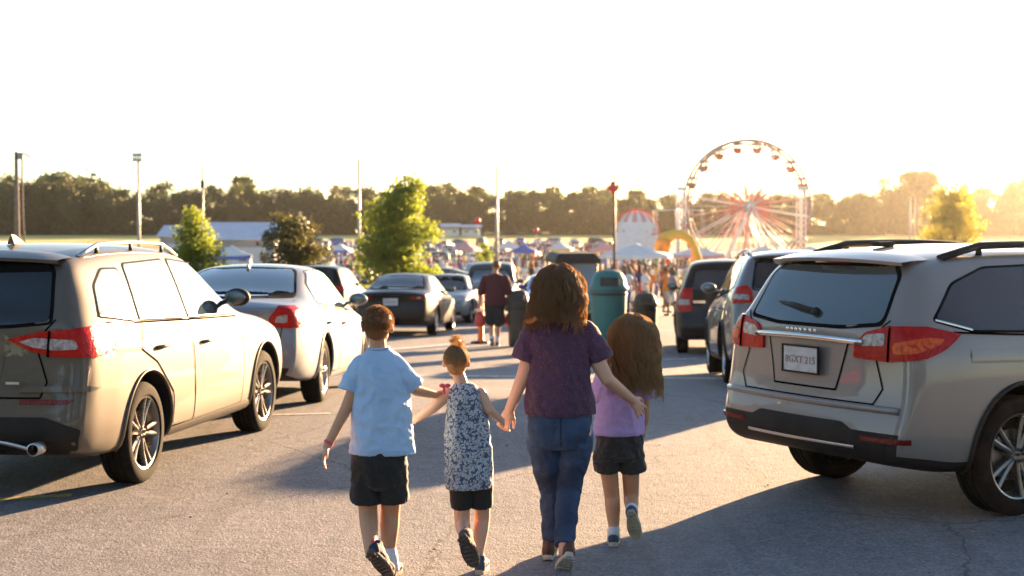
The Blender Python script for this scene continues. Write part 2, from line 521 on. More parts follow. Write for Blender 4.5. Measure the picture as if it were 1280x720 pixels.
def wheel(parent, x, sy, S, spokes='twin', detail=2):
    """wheel > tyre, rim ; the wheel mesh itself is hub and brake disc"""
    r = S['wr']; w = S['ww']; rr = S.get('rimr', r * .70)
    seg = 48 if detail >= 2 else 18
    hub = MB()
    hub.lathe([(0.001, -.02), (rr * .62, -.02), (rr * .62, .0), (0.001, .0)], seg, 'y')
    o = hub.build('wheel', M['rim_dark'], parent, sharp=30)
    o.location = (x, sy * (S['tr'] - w * .5), r); o.rotation_euler = (0, random.random() * 1.2, 0) if False else (0, 0, 0)
    t = MB()
    h = w / 2
    prof = [(rr - .005, -h * .8), (rr + .02, -h * .98), (r - .045, -h), (r - .014, -h * .88), (r, -h * .7)]
    if detail >= 2:
        for g in (-.4, 0, .4):
            prof += [(r, h * g - .012), (r - .008, h * g - .008), (r - .008, h * g + .008), (r, h * g + .012)]
    prof += [(r, h * .7), (r - .014, h * .88), (r - .045, h), (rr + .02, h * .98), (rr - .005, h * .8)]
    t.lathe(prof, seg, 'y'); ty = t.build('tyre', M['tyre'], o, sharp=35)
    m = MB(); s = sy
    face = h * .86 * s
    m.lathe([(rr, -h * .8 * s), (rr - .012, -h * .7 * s), (rr - .02, h * .6 * s), (rr - .004, face), (rr + .006, face + .004 * s), (rr + .012, face - .01 * s)], seg, 'y')
    m.lathe([(0.001, face - .012 * s), (rr * .17, face - .014 * s), (rr * .22, face - .04 * s), (rr * .22, face - .10 * s)], 20, 'y')
    ns = 5
    spec = [(k * 2 * PI / ns + d, .0) for k in range(ns) for d in ((-.17, .17) if spokes == 'twin' else (0,))]
    if spokes == 'multi': spec = [(k * 2 * PI / 10, 0) for k in range(10)]
    for a, _ in spec:
        wi, wo = (rr * .055, rr * .065) if spokes == 'twin' else ((rr * .065, rr * .05) if spokes == 'multi' else (rr * .10, rr * .15))
        ca, sa = math.cos(a), math.sin(a)
        vs = []
        for (rad, wd, dep, th) in ((rr * .12, wi, -.020, .05), (rr * .6, (wi + wo) / 2, -.016, .035), (rr * .985, wo, -.002, .03)):
            for (q, dd) in ((-wd, dep - .008), (-wd * .3, dep), (wd * .3, dep), (wd, dep - .008), (wd, dep - th), (-wd, dep - th)):
                vs.append((rad * ca - q * sa, face + dd * s, rad * sa + q * ca))
        fs = []
        for i in range(2):
            for k in range(6):
                l = (k + 1) % 6; fs.append((i * 6 + k, i * 6 + l, (i + 1) * 6 + l, (i + 1) * 6 + k))
        m.add(vs, fs)
    for k in range(5):
        a = k * 2 * PI / 5 + .3
        m.lathe([(0.001, 0), (.011, 0), (.011, -.02)], 8, 'y', (rr * .14 * math.cos(a), face - .008 * s, rr * .14 * math.sin(a)))
    m.build('rim', M[S.get('rimmat', 'rim')], o, sharp=35)
    b = MB(); b.lathe([(0.001, -h * .2 * s), (rr * .97, -h * .2 * s)], seg, 'y'); b.build('brake_dust_shield', M['well'], o)
    return o

def off_poly(p, d):
    c = (sum(q[0] for q in p) / len(p), sum(q[1] for q in p) / len(p))
    out = []
    n = len(p)
    A = sum(p[i - 1][0] * p[i][1] - p[i][0] * p[i - 1][1] for i in range(n))
    sg = 1 if A > 0 else -1
    for i in range(n):
        a = Vector(p[i - 1]); b = Vector(p[i]); e = Vector(p[(i + 1) % n])
        t1 = (b - a).normalized(); t2 = (e - b).normalized()
        n1 = Vector((t1.y, -t1.x)) * sg; n2 = Vector((t2.y, -t2.x)) * sg
        m = (n1 + n2)
        m = m.normalized() / max(.5, m.normalized().dot(n1)) if m.length > .05 else n1
        out.append((b.x + m.x * d, b.y + m.y * d))
    return out

SUV = dict(wb=2.66, hw=[(-1.0, .80), (-.8, .89), (-.45, .925), (.6, .93), (2.0, .93), (2.9, .92), (3.3, .88), (3.6, .74)], hw0=.93,
           bot=[(-1, .34), (-.6, .27), (.4, .24), (2.3, .22), (3.2, .26), (3.6, .30)],
           belt=[(-1, 1.12), (-.5, 1.14), (.6, 1.12), (1.6, 1.06), (2.2, 1.02), (2.8, .97), (3.3, .86), (3.6, .70)],
           top=[(-.96, 1.17), (-.88, 1.27), (-.78, 1.44), (-.68, 1.585), (-.58, 1.625), (-.2, 1.66), (.5, 1.675), (1.1, 1.655), (1.45, 1.60), (1.65, 1.50), (2.0, 1.25), (2.2, 1.12), (2.4, 1.075), (2.9, 1.03), (3.3, .94), (3.6, .76)],
           rw=[(-1, .70), (-.75, .655), (-.4, .64), (1.2, .64), (1.6, .66), (2.1, .75), (2.5, .78), (3.3, .74), (3.6, .62)],
           st=[-.90, -.86, -.80, -.70, -.60, -.46, -.15, .35, .9, 1.3, 1.55, 1.85, 2.12, 2.35, 2.7, 3.1, 3.35, 3.50, 3.56],
           xr=[(.2, .05), (.34, .02), (.40, -.06), (.62, -.075), (.70, -.03), (.76, .0), (1.3, 0.02)], xf=[(.2, -.08), (.45, .02), (.7, .0), (1.1, -.1)],
           rbulge=.07, fbulge=.14, xend=-.95, xfront=3.62, wr=.355, ar=.415, ww=.225, tr=.905, clad=0, clad_r=1, clad_f=1)
SED = dict(wb=2.75, hw=[(-1.05, .78), (-.85, .86), (-.4, .90), (.6, .91), (2.0, .91), (2.9, .90), (3.3, .85), (3.65, .70)], hw0=.91,
           bot=[(-1.1, .33), (-.7, .25), (.4, .20), (2.3, .20), (3.2, .22), (3.65, .28)],
           belt=[(-1.1, .95), (-.5, .985), (.6, .96), (1.6, .92), (2.2, .89), (2.8, .84), (3.3, .75), (3.65, .60)],
           top=[(-1.1, .98), (-.9, 1.045), (-.55, 1.075), (-.35, 1.11), (.1, 1.30), (.40, 1.405), (.7, 1.44), (1.15, 1.45), (1.5, 1.42), (1.75, 1.33), (2.1, 1.12), (2.3, .99), (2.45, .945), (2.9, .90), (3.3, .82), (3.65, .66)],
           rw=[(-1.1, .66), (-.5, .70), (-.2, .66), (.3, .60), (1.5, .60), (1.9, .66), (2.4, .76), (3.3, .70), (3.65, .58)],
           st=[-1.06, -1.0, -.92, -.75, -.52, -.36, -.1, .2, .5, .9, 1.3, 1.55, 1.85, 2.15, 2.4, 2.75, 3.15, 3.42, 3.56, 3.62],
           xr=[(.2, .06), (.33, .03), (.40, -.02), (.62, -.03), (.70, .0), (.76, .02), (1.0, -.01), (1.1, 0)], xf=[(.2, -.08), (.4, .02), (.6, .0), (.9, -.1)],
           rbulge=.08, fbulge=.14, xend=-1.1, xfront=3.66, wr=.33, ar=.375, ww=.21, tr=.885, clad=0, clad_r=1, clad_f=1)
def variant(B, **kw):
    d = dict(B); d.update(kw); return d

def plate_obj(parent, B, x, y, z, rz, text, ink, w=.32, h=.16, tilt=0.):
    p = MB(); p.box((0, 0, 0), (.006, w, h)); o = p.build('licence_plate', M['plate'], parent, smooth=False, bevel=.002)
    o.location = (x, y, z); o.rotation_euler = (0, tilt, rz)
    f = MB()
    for (cy, cz, dy, dz) in ((0, h / 2 + .004, w + .03, .012), (0, -h / 2 - .004, w + .03, .012), (w / 2 + .008, 0, .012, h + .02), (-w / 2 - .008, 0, .012, h + .02)):
        f.box((-.003, cy, cz), (.012, dy, dz))
    f.build('plate_frame', M['plastic'], o, smooth=False)
    cu = bpy.data.curves.new('plate_text', 'FONT'); cu.body = text; cu.size = .066; cu.align_x = 'CENTER'; cu.align_y = 'CENTER'; cu.extrude = .0015; cu.resolution_u = 2
    t = bpy.data.objects.new('tmp', cu); COL.objects.link(t)
    me = eval_mesh(t, 'plate_text'); bpy.data.objects.remove(t)
    me.materials.clear(); me.materials.append(ink)
    q = link_mesh('plate_text', me, o)
    q.rotation_euler = (R(90), 0, R(-90)); q.location = (-.0055, 0, -.005)
    return o

def car(name, S, label, cat, group, col, kind='suv', detail=2, opts=None):
    """a whole car with its parts; returns the root and the Body"""
    O = opts or {}
    root = empty(name, (0, 0, 0), 0, label, cat, group)
    B = Body(S, [col, M[O.get('clad', 'plastic')], M['well']], 3 if detail >= 2 else 2)
    link_mesh('body', B.me, root)
    wb = S['wb']; T = lambda x: lerp_tab(S['top'], x); BL = lambda x: lerp_tab(S['belt'], x)
    for x in (0, wb):
        for sy in (-1, 1): wheel(root, x, sy, S, O.get('spokes', 'twin'), detail)
    hh = .03 if detail >= 2 else .07
    if kind == 'suv':
        side_glass = [ [(-.60, 1.21), (-.13, 1.155), (-.02, 1.50), (-.28, 1.505), (-.50, 1.40)],
                       [(-.02, 1.155), (.80, 1.12), (.86, 1.545), (.10, 1.53)],
                       [(.90, 1.115), (1.95, 1.085), (1.93, 1.17), (1.42, 1.505), (.96, 1.545)] ]
        if O.get('big_quarter'):
            side_glass[0] = [(-.62, 1.26), (-.50, 1.19), (-.13, 1.165), (-.05, 1.51), (-.30, 1.51), (-.52, 1.43)]
        rear_glass = [(-.62, 1.19), (-.35, 1.165), (.35, 1.165), (.62, 1.19), (.56, 1.50), (.50, 1.555), (-.50, 1.555), (-.56, 1.50)]
        ws = [(-.66, 1.13), (0, 1.12), (.66, 1.13), (.55, 1.56), (0, 1.585), (-.55, 1.56)]
        seams = [[(-.02, 1.13), (-.10, .95), (.16, .84), (.44, .60), (.46, .34), (.88, .33)], [(.88, .33), (.86, .8), (.88, 1.10)], [(.88, .33), (1.98, .33), (2.05, .8), (1.98, 1.05)]]
        hz = .94; handles = [(.18, hz), (1.08, hz - .03)]; belt_line = [(-.55, 1.16), (-.1, 1.135), (.88, 1.095), (2.0, 1.055)]
        doors = [[(-.08, .95), (.18, .83), (.46, .58), (.475, .36), (.865, .35), (.85, .8), (.87, 1.085), (0, 1.115)], [(.895, .35), (1.965, .35), (2.03, .8), (1.97, 1.04), (.90, 1.08)]]
        mir = (1.80, 1.17)
        side_glass = O.get('side_glass', side_glass); doors = O.get('doors', doors); seams = O.get('seams', seams); handles = O.get('handles', handles)
    else:
        side_glass = [ [(-.05, 1.03), (.75, .995), (.78, 1.375), (.50, 1.355), (.15, 1.22)],
                       [(.84, .99), (1.98, .945), (1.98, .99), (1.50, 1.335), (1.20, 1.375), (.87, 1.38)] ]
        rear_glass = [(-.62, 1.10), (0, 1.09), (.62, 1.10), (.50, 1.345), (.44, 1.375), (0, 1.385), (-.44, 1.375), (-.50, 1.345)]
        ws = [(-.66, 1.01), (0, 1.0), (.66, 1.01), (.50, 1.36), (0, 1.40), (-.50, 1.36)]
        seams = [[(-.05, .985), (-.06, .82), (.2, .72), (.42, .5), (.44, .30), (.82, .29)], [(.82, .29), (.80, .6), (.82, .96)], [(.82, .29), (1.96, .29), (2.05, .65), (2.0, .90)]]
        hz = .80; handles = [(.10, hz + .02), (1.0, hz)]; belt_line = [(-.1, 1.0), (.8, .965), (2.05, .915)]
        doors = [[(-.04, .82), (.22, .71), (.44, .48), (.46, .315), (.805, .31), (.79, .6), (.805, .945), (-.03, .97)], [(.835, .31), (1.945, .31), (2.03, .65), (1.985, .885), (.83, .94)]]
        mir = (1.86, 1.01)
    rg = O.get('rear_glass', rear_glass)
    gl = M[O.get('glass', 'glass')]; rgl = M[O.get('rglass', O.get('glass', 'glass'))]
    kept = doors
    for sy in (-1, 1):
        sm = B.side(sy)
        if detail >= 1:
            dn = []
            for k, d in enumerate(doors):
                do = patch('door', sm, d, .0035, col, root, h=.05, rnd=1)
                dn.append(do)
                hx, hz2 = handles[k]
                p, nr = sm(hx + .07, hz2)
                hm = MB(); hm.tube([p + Vector((-.09, sy * .004, 0)), p + Vector((-.07, sy * .035, .004)), p + Vector((0, sy * .043, .006)), p + Vector((.07, sy * .035, .004)), p + Vector((.09, sy * .004, 0))], [(.008, .014)] * 5, 8, (0, 1, 0))
                hm.build('handle', M['chrome'] if O.get('chrome_handles') else col, do)
                if k == len(doors) - 1:
                    # mirror
                    p, nr = sm(*mir)
                    mm = MB(); mm.tube([p, p + Vector((.02, sy * .07, .02))], [(.03, .02), (.024, .018)], 8)
                    c = p + Vector((-.0, sy * .145, .05))
                    mm.ell(c, (.065, .11, .075)); mo = mm.build('mirror', M[O['mirror']] if 'mirror' in O else col, do)
                    mg = MB(); mg.ell(c + Vector((-.058, 0, 0)), (.016, .088, .056)); mg.build('mirror_glass', M['glass_lt'], mo)
            for k, g in enumerate(side_glass):
                par = dn[k - (len(side_glass) - len(dn))] if k >= len(side_glass) - len(dn) else root
                w = patch('window', sm, g, .006, gl, par, h=hh * 1.2, rnd=2)
                if par is root or True:
                    fr = patch('window_frame', sm, off_poly(g, .014), .003, M['rubber'], w if par is root else par, h=.06, rnd=2)
                    if O.get('chrome_trim'):
                        tm = MB(); ribbon(tm, sm, [g[0], g[1]] if True else g, .012, .008, rise=.004); tm.build('window_trim', M['chrome'], w if par is root else par)
            s = MB()
            for l in seams: ribbon(s, sm, l, .011, .0042)
            ribbon(s, sm, O.get('belt_seam', belt_line), .012, .0045)
            s.build('door_seams', M['seam'], root)
            if O.get('crease'):
                s = MB(); ribbon(s, sm, O['crease'], .09, .0005, rise=.006); s.build('body_crease', col, root)
            for wx in (0, wb):      # arch lips
                a = MB()
                pts = []
                for i in range(0, 33):
                    an = PI * (-.06 + 1.12 * i / 32)
                    u, z = wx + math.cos(an) * (S['ar'] + .012), S['wr'] + .015 + math.sin(an) * (S['ar'] + .012)
                    if z < .22: continue
                    loc, nr = sm(u, z); pts.append(loc + nr * .004)
                a.tube(pts, [(.022, .014) if O.get('dark_arch') else (.014, .010)] * len(pts), 6, (0, 1, 0))
                a.build('wheel_arch_trim', M['plastic'] if O.get('dark_arch') else col, root)
            a = MB(); ribbon(a, sm, [(.42, .30 if kind == 'suv' else .26), (wb - .42, .30 if kind == 'suv' else .26)], .07, .006, rise=.008); a.build('sill_trim', M['plastic'] if kind == 'suv' else col, root)
        else:
            for k, g in enumerate(side_glass): patch('window', sm, g, .006, gl, root, h=.15, rnd=1, skirt=False)
    # rear glass, windscreen
    w = patch('rear_window', B.rear, rg, .006, rgl, root, h=hh * 1.4, rnd=2)
    if detail >= 1: patch('rear_window_frame', B.rear, off_poly(rg, .022), .003, M['rubber'], w, h=.06, rnd=2)
    w = patch('windscreen', B.front, ws, .006, gl, root, h=hh * 2, rnd=2)
    if detail >= 1: patch('windscreen_frame', B.front, off_poly(ws, .03), .003, M['rubber'], w, h=.07, rnd=2)
    # front lamps, grille
    for sy in (-1, 1):
        cm = B.corner(sy, 1)
        zf = .74 if kind == 'suv' else .62
        patch('headlight', cm, [(-.12, zf), (.35, zf + .06), (.52, zf + .14), (.1, zf + .12), (-.12, zf + .09)], .01, M['white_lens'], root, h=hh * 1.3, rnd=1)
    patch('grille', B.front, [(-.42, .50), (.42, .50), (.50, .72 if kind == 'suv' else .60), (-.50, .72 if kind == 'suv' else .60)], .01, M['plastic'], root, h=.08, rnd=1)
    # tail lamps
    tl = O.get('tail')
    for sy in (-1, 1):
        cm = B.corner(sy, 0)
        for (nm, ol, of, mt, sub) in tl:
            o = patch(nm, cm, ol, of, M[mt], root if not sub else last, h=.02 if detail >= 2 else .05, rnd=1)
            if not sub: last = o
    return root, B

def place(root, px, py, Y, a, S, which='rr', x=None):
    """put the car so that the outer face of its rear right (rr) or rear left (rl) tyre meets the ground at this point"""
    a = R(a)
    rt = Vector((math.cos(a), -math.sin(a), 0)); fw = Vector((math.sin(a), math.cos(a), 0))
    X = x if x is not None else X_of(px, Y)
    P = Vector((X, Y, 0))
    c = P - rt * S['tr'] if which == 'rr' else P + rt * S['tr']
    f = c + fw * S['wb']
    l = c - rt * .8; r = c + rt * .8
    z0, z1 = tz(c.y), tz(f.y)
    root.location = (c.x, c.y, z0)
    pitch = -math.atan2(z1 - z0, S['wb'])
    roll = math.atan2(tz(l.y) - tz(r.y), 1.6)
    root.rotation_euler = (roll, pitch, PI / 2 - a)
    root.rotation_mode = 'XYZ'
    return root
# ------------------------------------------------------------------ people
M['skin'] = pbr('skin', (.64, .37, .25), .5, spec=.4, col2=(.70, .40, .27), nscale=9, sss=.15, bump=.05, bscale=120)
M['skin_tan'] = pbr('tanned skin', (.56, .29, .165), .5, spec=.4, col2=(.62, .32, .18), nscale=9, sss=.15, bump=.05, bscale=120)
M['eye'] = pbr('eye', (.7, .7, .68), .15)
M['lips'] = pbr('lips', (.45, .14, .12), .45)
def cloth_mat(name, col, col2=None, rough=.85, bs=18., bump=.5, tr=0.):
    m = pbr(name, col, rough, col2=col2, nscale=5, sheen=.25, bump=bump, bscale=bs)
    if tr:
        nt = m.node_tree; out = [n for n in nt.nodes if n.type == 'OUTPUT_MATERIAL'][0]; p = [n for n in nt.nodes if n.type == 'BSDF_PRINCIPLED'][0]
        t = N(nt, 'ShaderNodeBsdfTranslucent'); t.inputs['Color'].default_value = c4(col)
        s = N(nt, 'ShaderNodeMixShader'); s.inputs[0].default_value = tr
        L(nt, p, 'BSDF', s, 1); L(nt, t, 'BSDF', s, 2); L(nt, s, 'Shader', out, 'Surface')
    return m
M['tee_blue'] = cloth_mat('pale blue cotton', (.46, .66, .90), (.42, .61, .85), tr=.12)
M['shorts_black'] = cloth_mat('black knit shorts', (.012, .012, .012), (.02, .019, .018))
M['tee_lilac'] = cloth_mat('lilac cotton', (.62, .42, .76), (.56, .38, .70), tr=.12)
M['shorts_brown'] = pattern_mat('dark patterned shorts', [(.10, .085, .08), (.035, .028, .026)], 40, kind='dots')
M['blouse'] = pattern_mat('purple printed blouse', [(.26, .12, .14), (.075, .030, .066)], 95, kind='dots')
M['dress'] = pattern_mat('blue animal print jersey', [(.045, .065, .12), (.50, .50, .52), (.07, .10, .17)], 78, kind='leopard')
M['sock'] = cloth_mat('white ribbed sock', (.75, .76, .80), bs=60)
M['shoe_navy'] = pbr('navy mesh shoe', (.02, .03, .06), .7, bump=.4, bscale=150)
M['shoe_brown'] = pbr('brown leather shoe', (.10, .04, .02), .6, bump=.3, bscale=70)
M['shoe_grey'] = pbr('grey canvas shoe', (.09, .07, .07), .8, bump=.3, bscale=90)
M['shoe_blue'] = pbr('blue grey shoe', (.05, .08, .14), .7, bump=.3, bscale=120)
M['sole_brown'] = pbr('worn brown sole', (.16, .11, .09), .8, col2=(.08, .055, .045), nscale=22, bump=.6, bscale=55)
M['sole_white'] = pbr('off white sole', (.62, .56, .48), .7, col2=(.42, .36, .30), nscale=16, bump=.4, bscale=60)
M['sole_cream'] = pbr('dusty cream sole', (.52, .45, .33), .8, col2=(.36, .30, .2), nscale=16, bump=.5, bscale=60)
M['pink'] = pbr('coral pink cloth', (.75, .09, .12), .7)
def denim():
    m, nt, out = new_mat('blue denim')
    p = N(nt, 'ShaderNodeBsdfPrincipled'); p.inputs['Roughness'].default_value = .85; L(nt, p, 'BSDF', out, 'Surface')
    tc = N(nt, 'ShaderNodeTexCoord')
    a = N(nt, 'ShaderNodeTexNoise', i_Scale=3.2, i_Detail=5.); L(nt, tc, 'Object', a, 'Vector')
    w = N(nt, 'ShaderNodeTexNoise', i_Scale=220., i_Detail=2.); L(nt, tc, 'Object', w, 'Vector')
    r = N(nt, 'ShaderNodeValToRGB'); e = r.color_ramp.elements; e[0].position = .35; e[0].color = (.017, .029, .066, 1); e[1].position = .7; e[1].color = (.052, .092, .175, 1)
    mm = N(nt, 'ShaderNodeMath', operation='MULTIPLY_ADD'); L(nt, w, 'Fac', mm, 0); mm.inputs[1].default_value = .3; L(nt, a, 'Fac', mm, 2)
    m2 = N(nt, 'ShaderNodeMath', operation='SUBTRACT'); L(nt, mm, 'Value', m2, 0); m2.inputs[1].default_value = .13
    L(nt, m2, 'Value', r, 'Fac'); L(nt, r, 'Color', p, 'Base Color')
    b = N(nt, 'ShaderNodeTexNoise', i_Scale=16., i_Detail=4.); L(nt, tc, 'Object', b, 'Vector')
    bp = N(nt, 'ShaderNodeBump', i_Strength=.5, i_Distance=.03); L(nt, b, 'Fac', bp, 'Height'); L(nt, bp, 'Normal', p, 'Normal')
    return m
M['denim'] = denim()
def hairmat(name, a, b, tr):
    m, nt, out = new_mat(name)
    p = N(nt, 'ShaderNodeBsdfPrincipled'); p.inputs['Roughness'].default_value = .38; p.inputs['Specular IOR Level'].default_value = .6
    tc = N(nt, 'ShaderNodeTexCoord'); mp = N(nt, 'ShaderNodeMapping'); mp.inputs['Scale'].default_value = (1, 1, .12); L(nt, tc, 'Object', mp, 'Vector')
    nz = N(nt, 'ShaderNodeTexNoise', i_Scale=110., i_Detail=3.); L(nt, mp, 'Vector', nz, 'Vector')
    mr = N(nt, 'ShaderNodeMapRange'); mr.inputs['From Min'].default_value = .35; mr.inputs['From Max'].default_value = .65; L(nt, nz, 'Fac', mr, 'Value')
    mx = N(nt, 'ShaderNodeMix', data_type='RGBA'); mx.inputs[6].default_value = c4(a); mx.inputs[7].default_value = c4(b)
    nt.links.new(mr.outputs['Result'], mx.inputs[0]); nt.links.new(mx.outputs[2], p.inputs['Base Color'])
    t = N(nt, 'ShaderNodeBsdfTranslucent'); t.inputs['Color'].default_value = c4(tr)
    s = N(nt, 'ShaderNodeMixShader'); s.inputs[0].default_value = .5
    L(nt, p, 'BSDF', s, 1); L(nt, t, 'BSDF', s, 2); L(nt, s, 'Shader', out, 'Surface')
    return m
M['hair_brown'] = hairmat('brown hair', (.11, .062, .030), (.33, .19, .09), (.80, .52, .22))
M['hair_light'] = hairmat('light brown hair', (.18, .11, .05), (.46, .30, .145), (.92, .66, .32))
M['hair_dark'] = hairmat('short brown hair', (.09, .052, .026), (.23, .135, .065), (.75, .50, .22))

def remesh(mb, name, vox, smooth=4, disp=None):
    me = mb.mesh(name, [], True, True)
    o = link_mesh('tmp', me)
    m = o.modifiers.new('r', 'REMESH'); m.mode = 'VOXEL'; m.voxel_size = vox; m.use_smooth_shade = True
    if smooth:
        s = o.modifiers.new('s', 'SMOOTH'); s.factor = .5; s.iterations = smooth
    r = eval_mesh(o, name); kill(o)
    if disp:
        nr = [v.normal.copy() for v in r.vertices]
        for v, n in zip(r.vertices, nr): v.co += n * disp(v.co, n) * max(0, 1 - abs(n.z) ** 2)
    r.polygons.foreach_set('use_smooth', [True] * len(r.polygons))
    r.materials.clear()
    return r
def folds(amp, fx=9., fz=3.5, seed=0):
    """soft creases: stretched ridged noise, deeper low down"""
    def f(p, n):
        q = Vector((p.x * fx + seed, p.y * fx, p.z * fz + p.x * 3))
        a = noise.noise(q); b = noise.noise(Vector((p.x * 22 + seed, p.y * 22, p.z * 15)))
        d = noise.noise(Vector((p.x * 14 + p.z * 16 + seed, p.y * 14, p.z * 9 - p.x * 12)))
        return amp * (1 - 2.4 * abs(a)) + amp * .15 * b + amp * .7 * (.45 - 2 * abs(d))
    return f
def limb(mb, pts, rads, n=12, ends=True):
    """tapered limb through joints; rads one radius per point; ends=False leaves a flat hem"""
    P = [Vector(p) for p in pts]; q = []; rr = []
    for i in range(len(P) - 1):
        for k in range(6):
            t = k / 6
            q.append(P[i].lerp(P[i + 1], t)); rr.append(rads[i] + (rads[i + 1] - rads[i]) * t)
    q.append(P[-1]); rr.append(rads[-1])
    mb.tube(q, rr, n)
    for k, (p, r) in enumerate(zip(P, rads)):
        if ends or k < len(P) - 1: mb.ell(p, r * .99, nu=12, nv=8)
def frame(f, up):
    f = Vector(f).normalized(); up = Vector(up); up = (up - f * up.dot(f)).normalized(); s = f.cross(up)
    return Matrix((s, f, up)).transposed()      # columns: side(right), forward, up
def hand(mb, wrist, d, back, s=1., thumb=1, curl=.5, spread=.12):
    """palm, four unequal bent fingers and a thumb; d = direction of the fingers, back = direction the back of the hand faces, thumb = +1/-1 side"""
    w = Vector(wrist); A = frame(d, back)
    def L_(x, y, z): return w + A @ Vector((x * s, y * s, z * s))
    mb.ell(L_(0, .042, 0), (.036 * s, .05 * s, .015 * s), A)
    mb.ell(L_(thumb * .018, .03, -.006), (.022 * s, .032 * s, .015 * s), A)
    mb.ell(L_(0, 0, 0), (.026 * s, .03 * s, .018 * s), A)
    ln = [.066, .076, .071, .056]
    for i in range(4):
        x0 = thumb * (.030 - .020 * i)
        a = thumb * spread * (1.2 - .85 * i)
        p = [L_(x0 * .75, .055, 0)]
        pos = Vector((x0, .078, 0)); an = curl * .5
        p.append(L_(*pos))
        for k, fr in enumerate((.46, .30, .24)):
            dv = Vector((math.sin(a) * math.cos(an), math.cos(an) * math.cos(a), -math.sin(an)))
            pos = pos + dv * ln[i] * fr
            p.append(L_(*pos)); an += curl * (.9 if k == 0 else .7)
        r = [.0095 * s, .0092 * s, .0085 * s, .0078 * s, .0068 * s]
        mb.tube(p, r, 8)
        for q, ra in zip(p, r): mb.ell(q, ra, nu=8, nv=6)
    p = [L_(thumb * .014, .012, -.004), L_(thumb * .038, .036, -.012), L_(thumb * .052, .062, -.02), L_(thumb * .056, .085, -.028)]
    r = [.013 * s, .0115 * s, .0098 * s, .008 * s]
    mb.tube(p, r, 8)
    for q, ra in zip(p, r): mb.ell(q, ra, nu=8, nv=6)
def head(mb, c, s, turn=0., nod=0.):
    """head facing +y; c = centre, s = head height (chin to crown)"""
    A = Matrix.Rotation(turn, 3, 'Z') @ Matrix.Rotation(nod, 3, 'X')
    c = Vector(c); h = s / .225
    def W(x, y, z): return c + A @ Vector((x * h, y * h, z * h))
    mb.ell(W(0, -.006, .022), (.076 * h, .095 * h, .090 * h), A, 20, 14)
    mb.ell(W(0, .022, -.035), (.060 * h, .066 * h, .068 * h), A, 18, 12)
    mb.ell(W(0, .048, -.088), (.030 * h, .028 * h, .020 * h), A)                    # chin
    mb.tube([W(0, .075, .012), W(0, .098, -.018), W(0, .106, -.036)], [.008 * h, .011 * h, .013 * h], 8)
    for sx in (-1, 1):
        mb.ell(W(sx * .013, .094, -.038), .009 * h)
        mb.ell(W(sx * .043, .062, -.022), (.022 * h, .022 * h, .022 * h))             # cheek
        mb.tube([W(sx * .012, .084, .030), W(sx * .034, .080, .034), W(sx * .055, .062, .028)], .008 * h, 8)   # brow
        mb.ell(W(sx * .080, -.008, -.006), (.008 * h, .018 * h, .030 * h), A @ Matrix.Rotation(.35 * sx, 3, 'Z'))    # ear
        mb.ell(W(sx * .077, .002, -.024), (.008 * h, .010 * h, .012 * h))
    mb.tube([W(-.022, .080, -.062), W(0, .088, -.061), W(.022, .080, -.062)], [.005 * h, .008 * h, .005 * h], 8)
    return W, A, h
def face_parts(root, W, A, h, body):
    for sx in (-1, 1):
        e = MB(); e.ell(W(sx * .031, .074, .010), .0125 * h); o = e.build('eye', M['eye'], body)
        e = MB(); e.ell(W(sx * .031, .0845, .010), (.006 * h, .003 * h, .006 * h)); e.build('iris', M['interior'], o)
    e = MB(); e.tube([W(-.020, .086, -.062), W(0, .095, -.0615), W(.020, .086, -.062)], [.003 * h, .006 * h, .003 * h], 8); e.build('mouth', M['lips'], body)
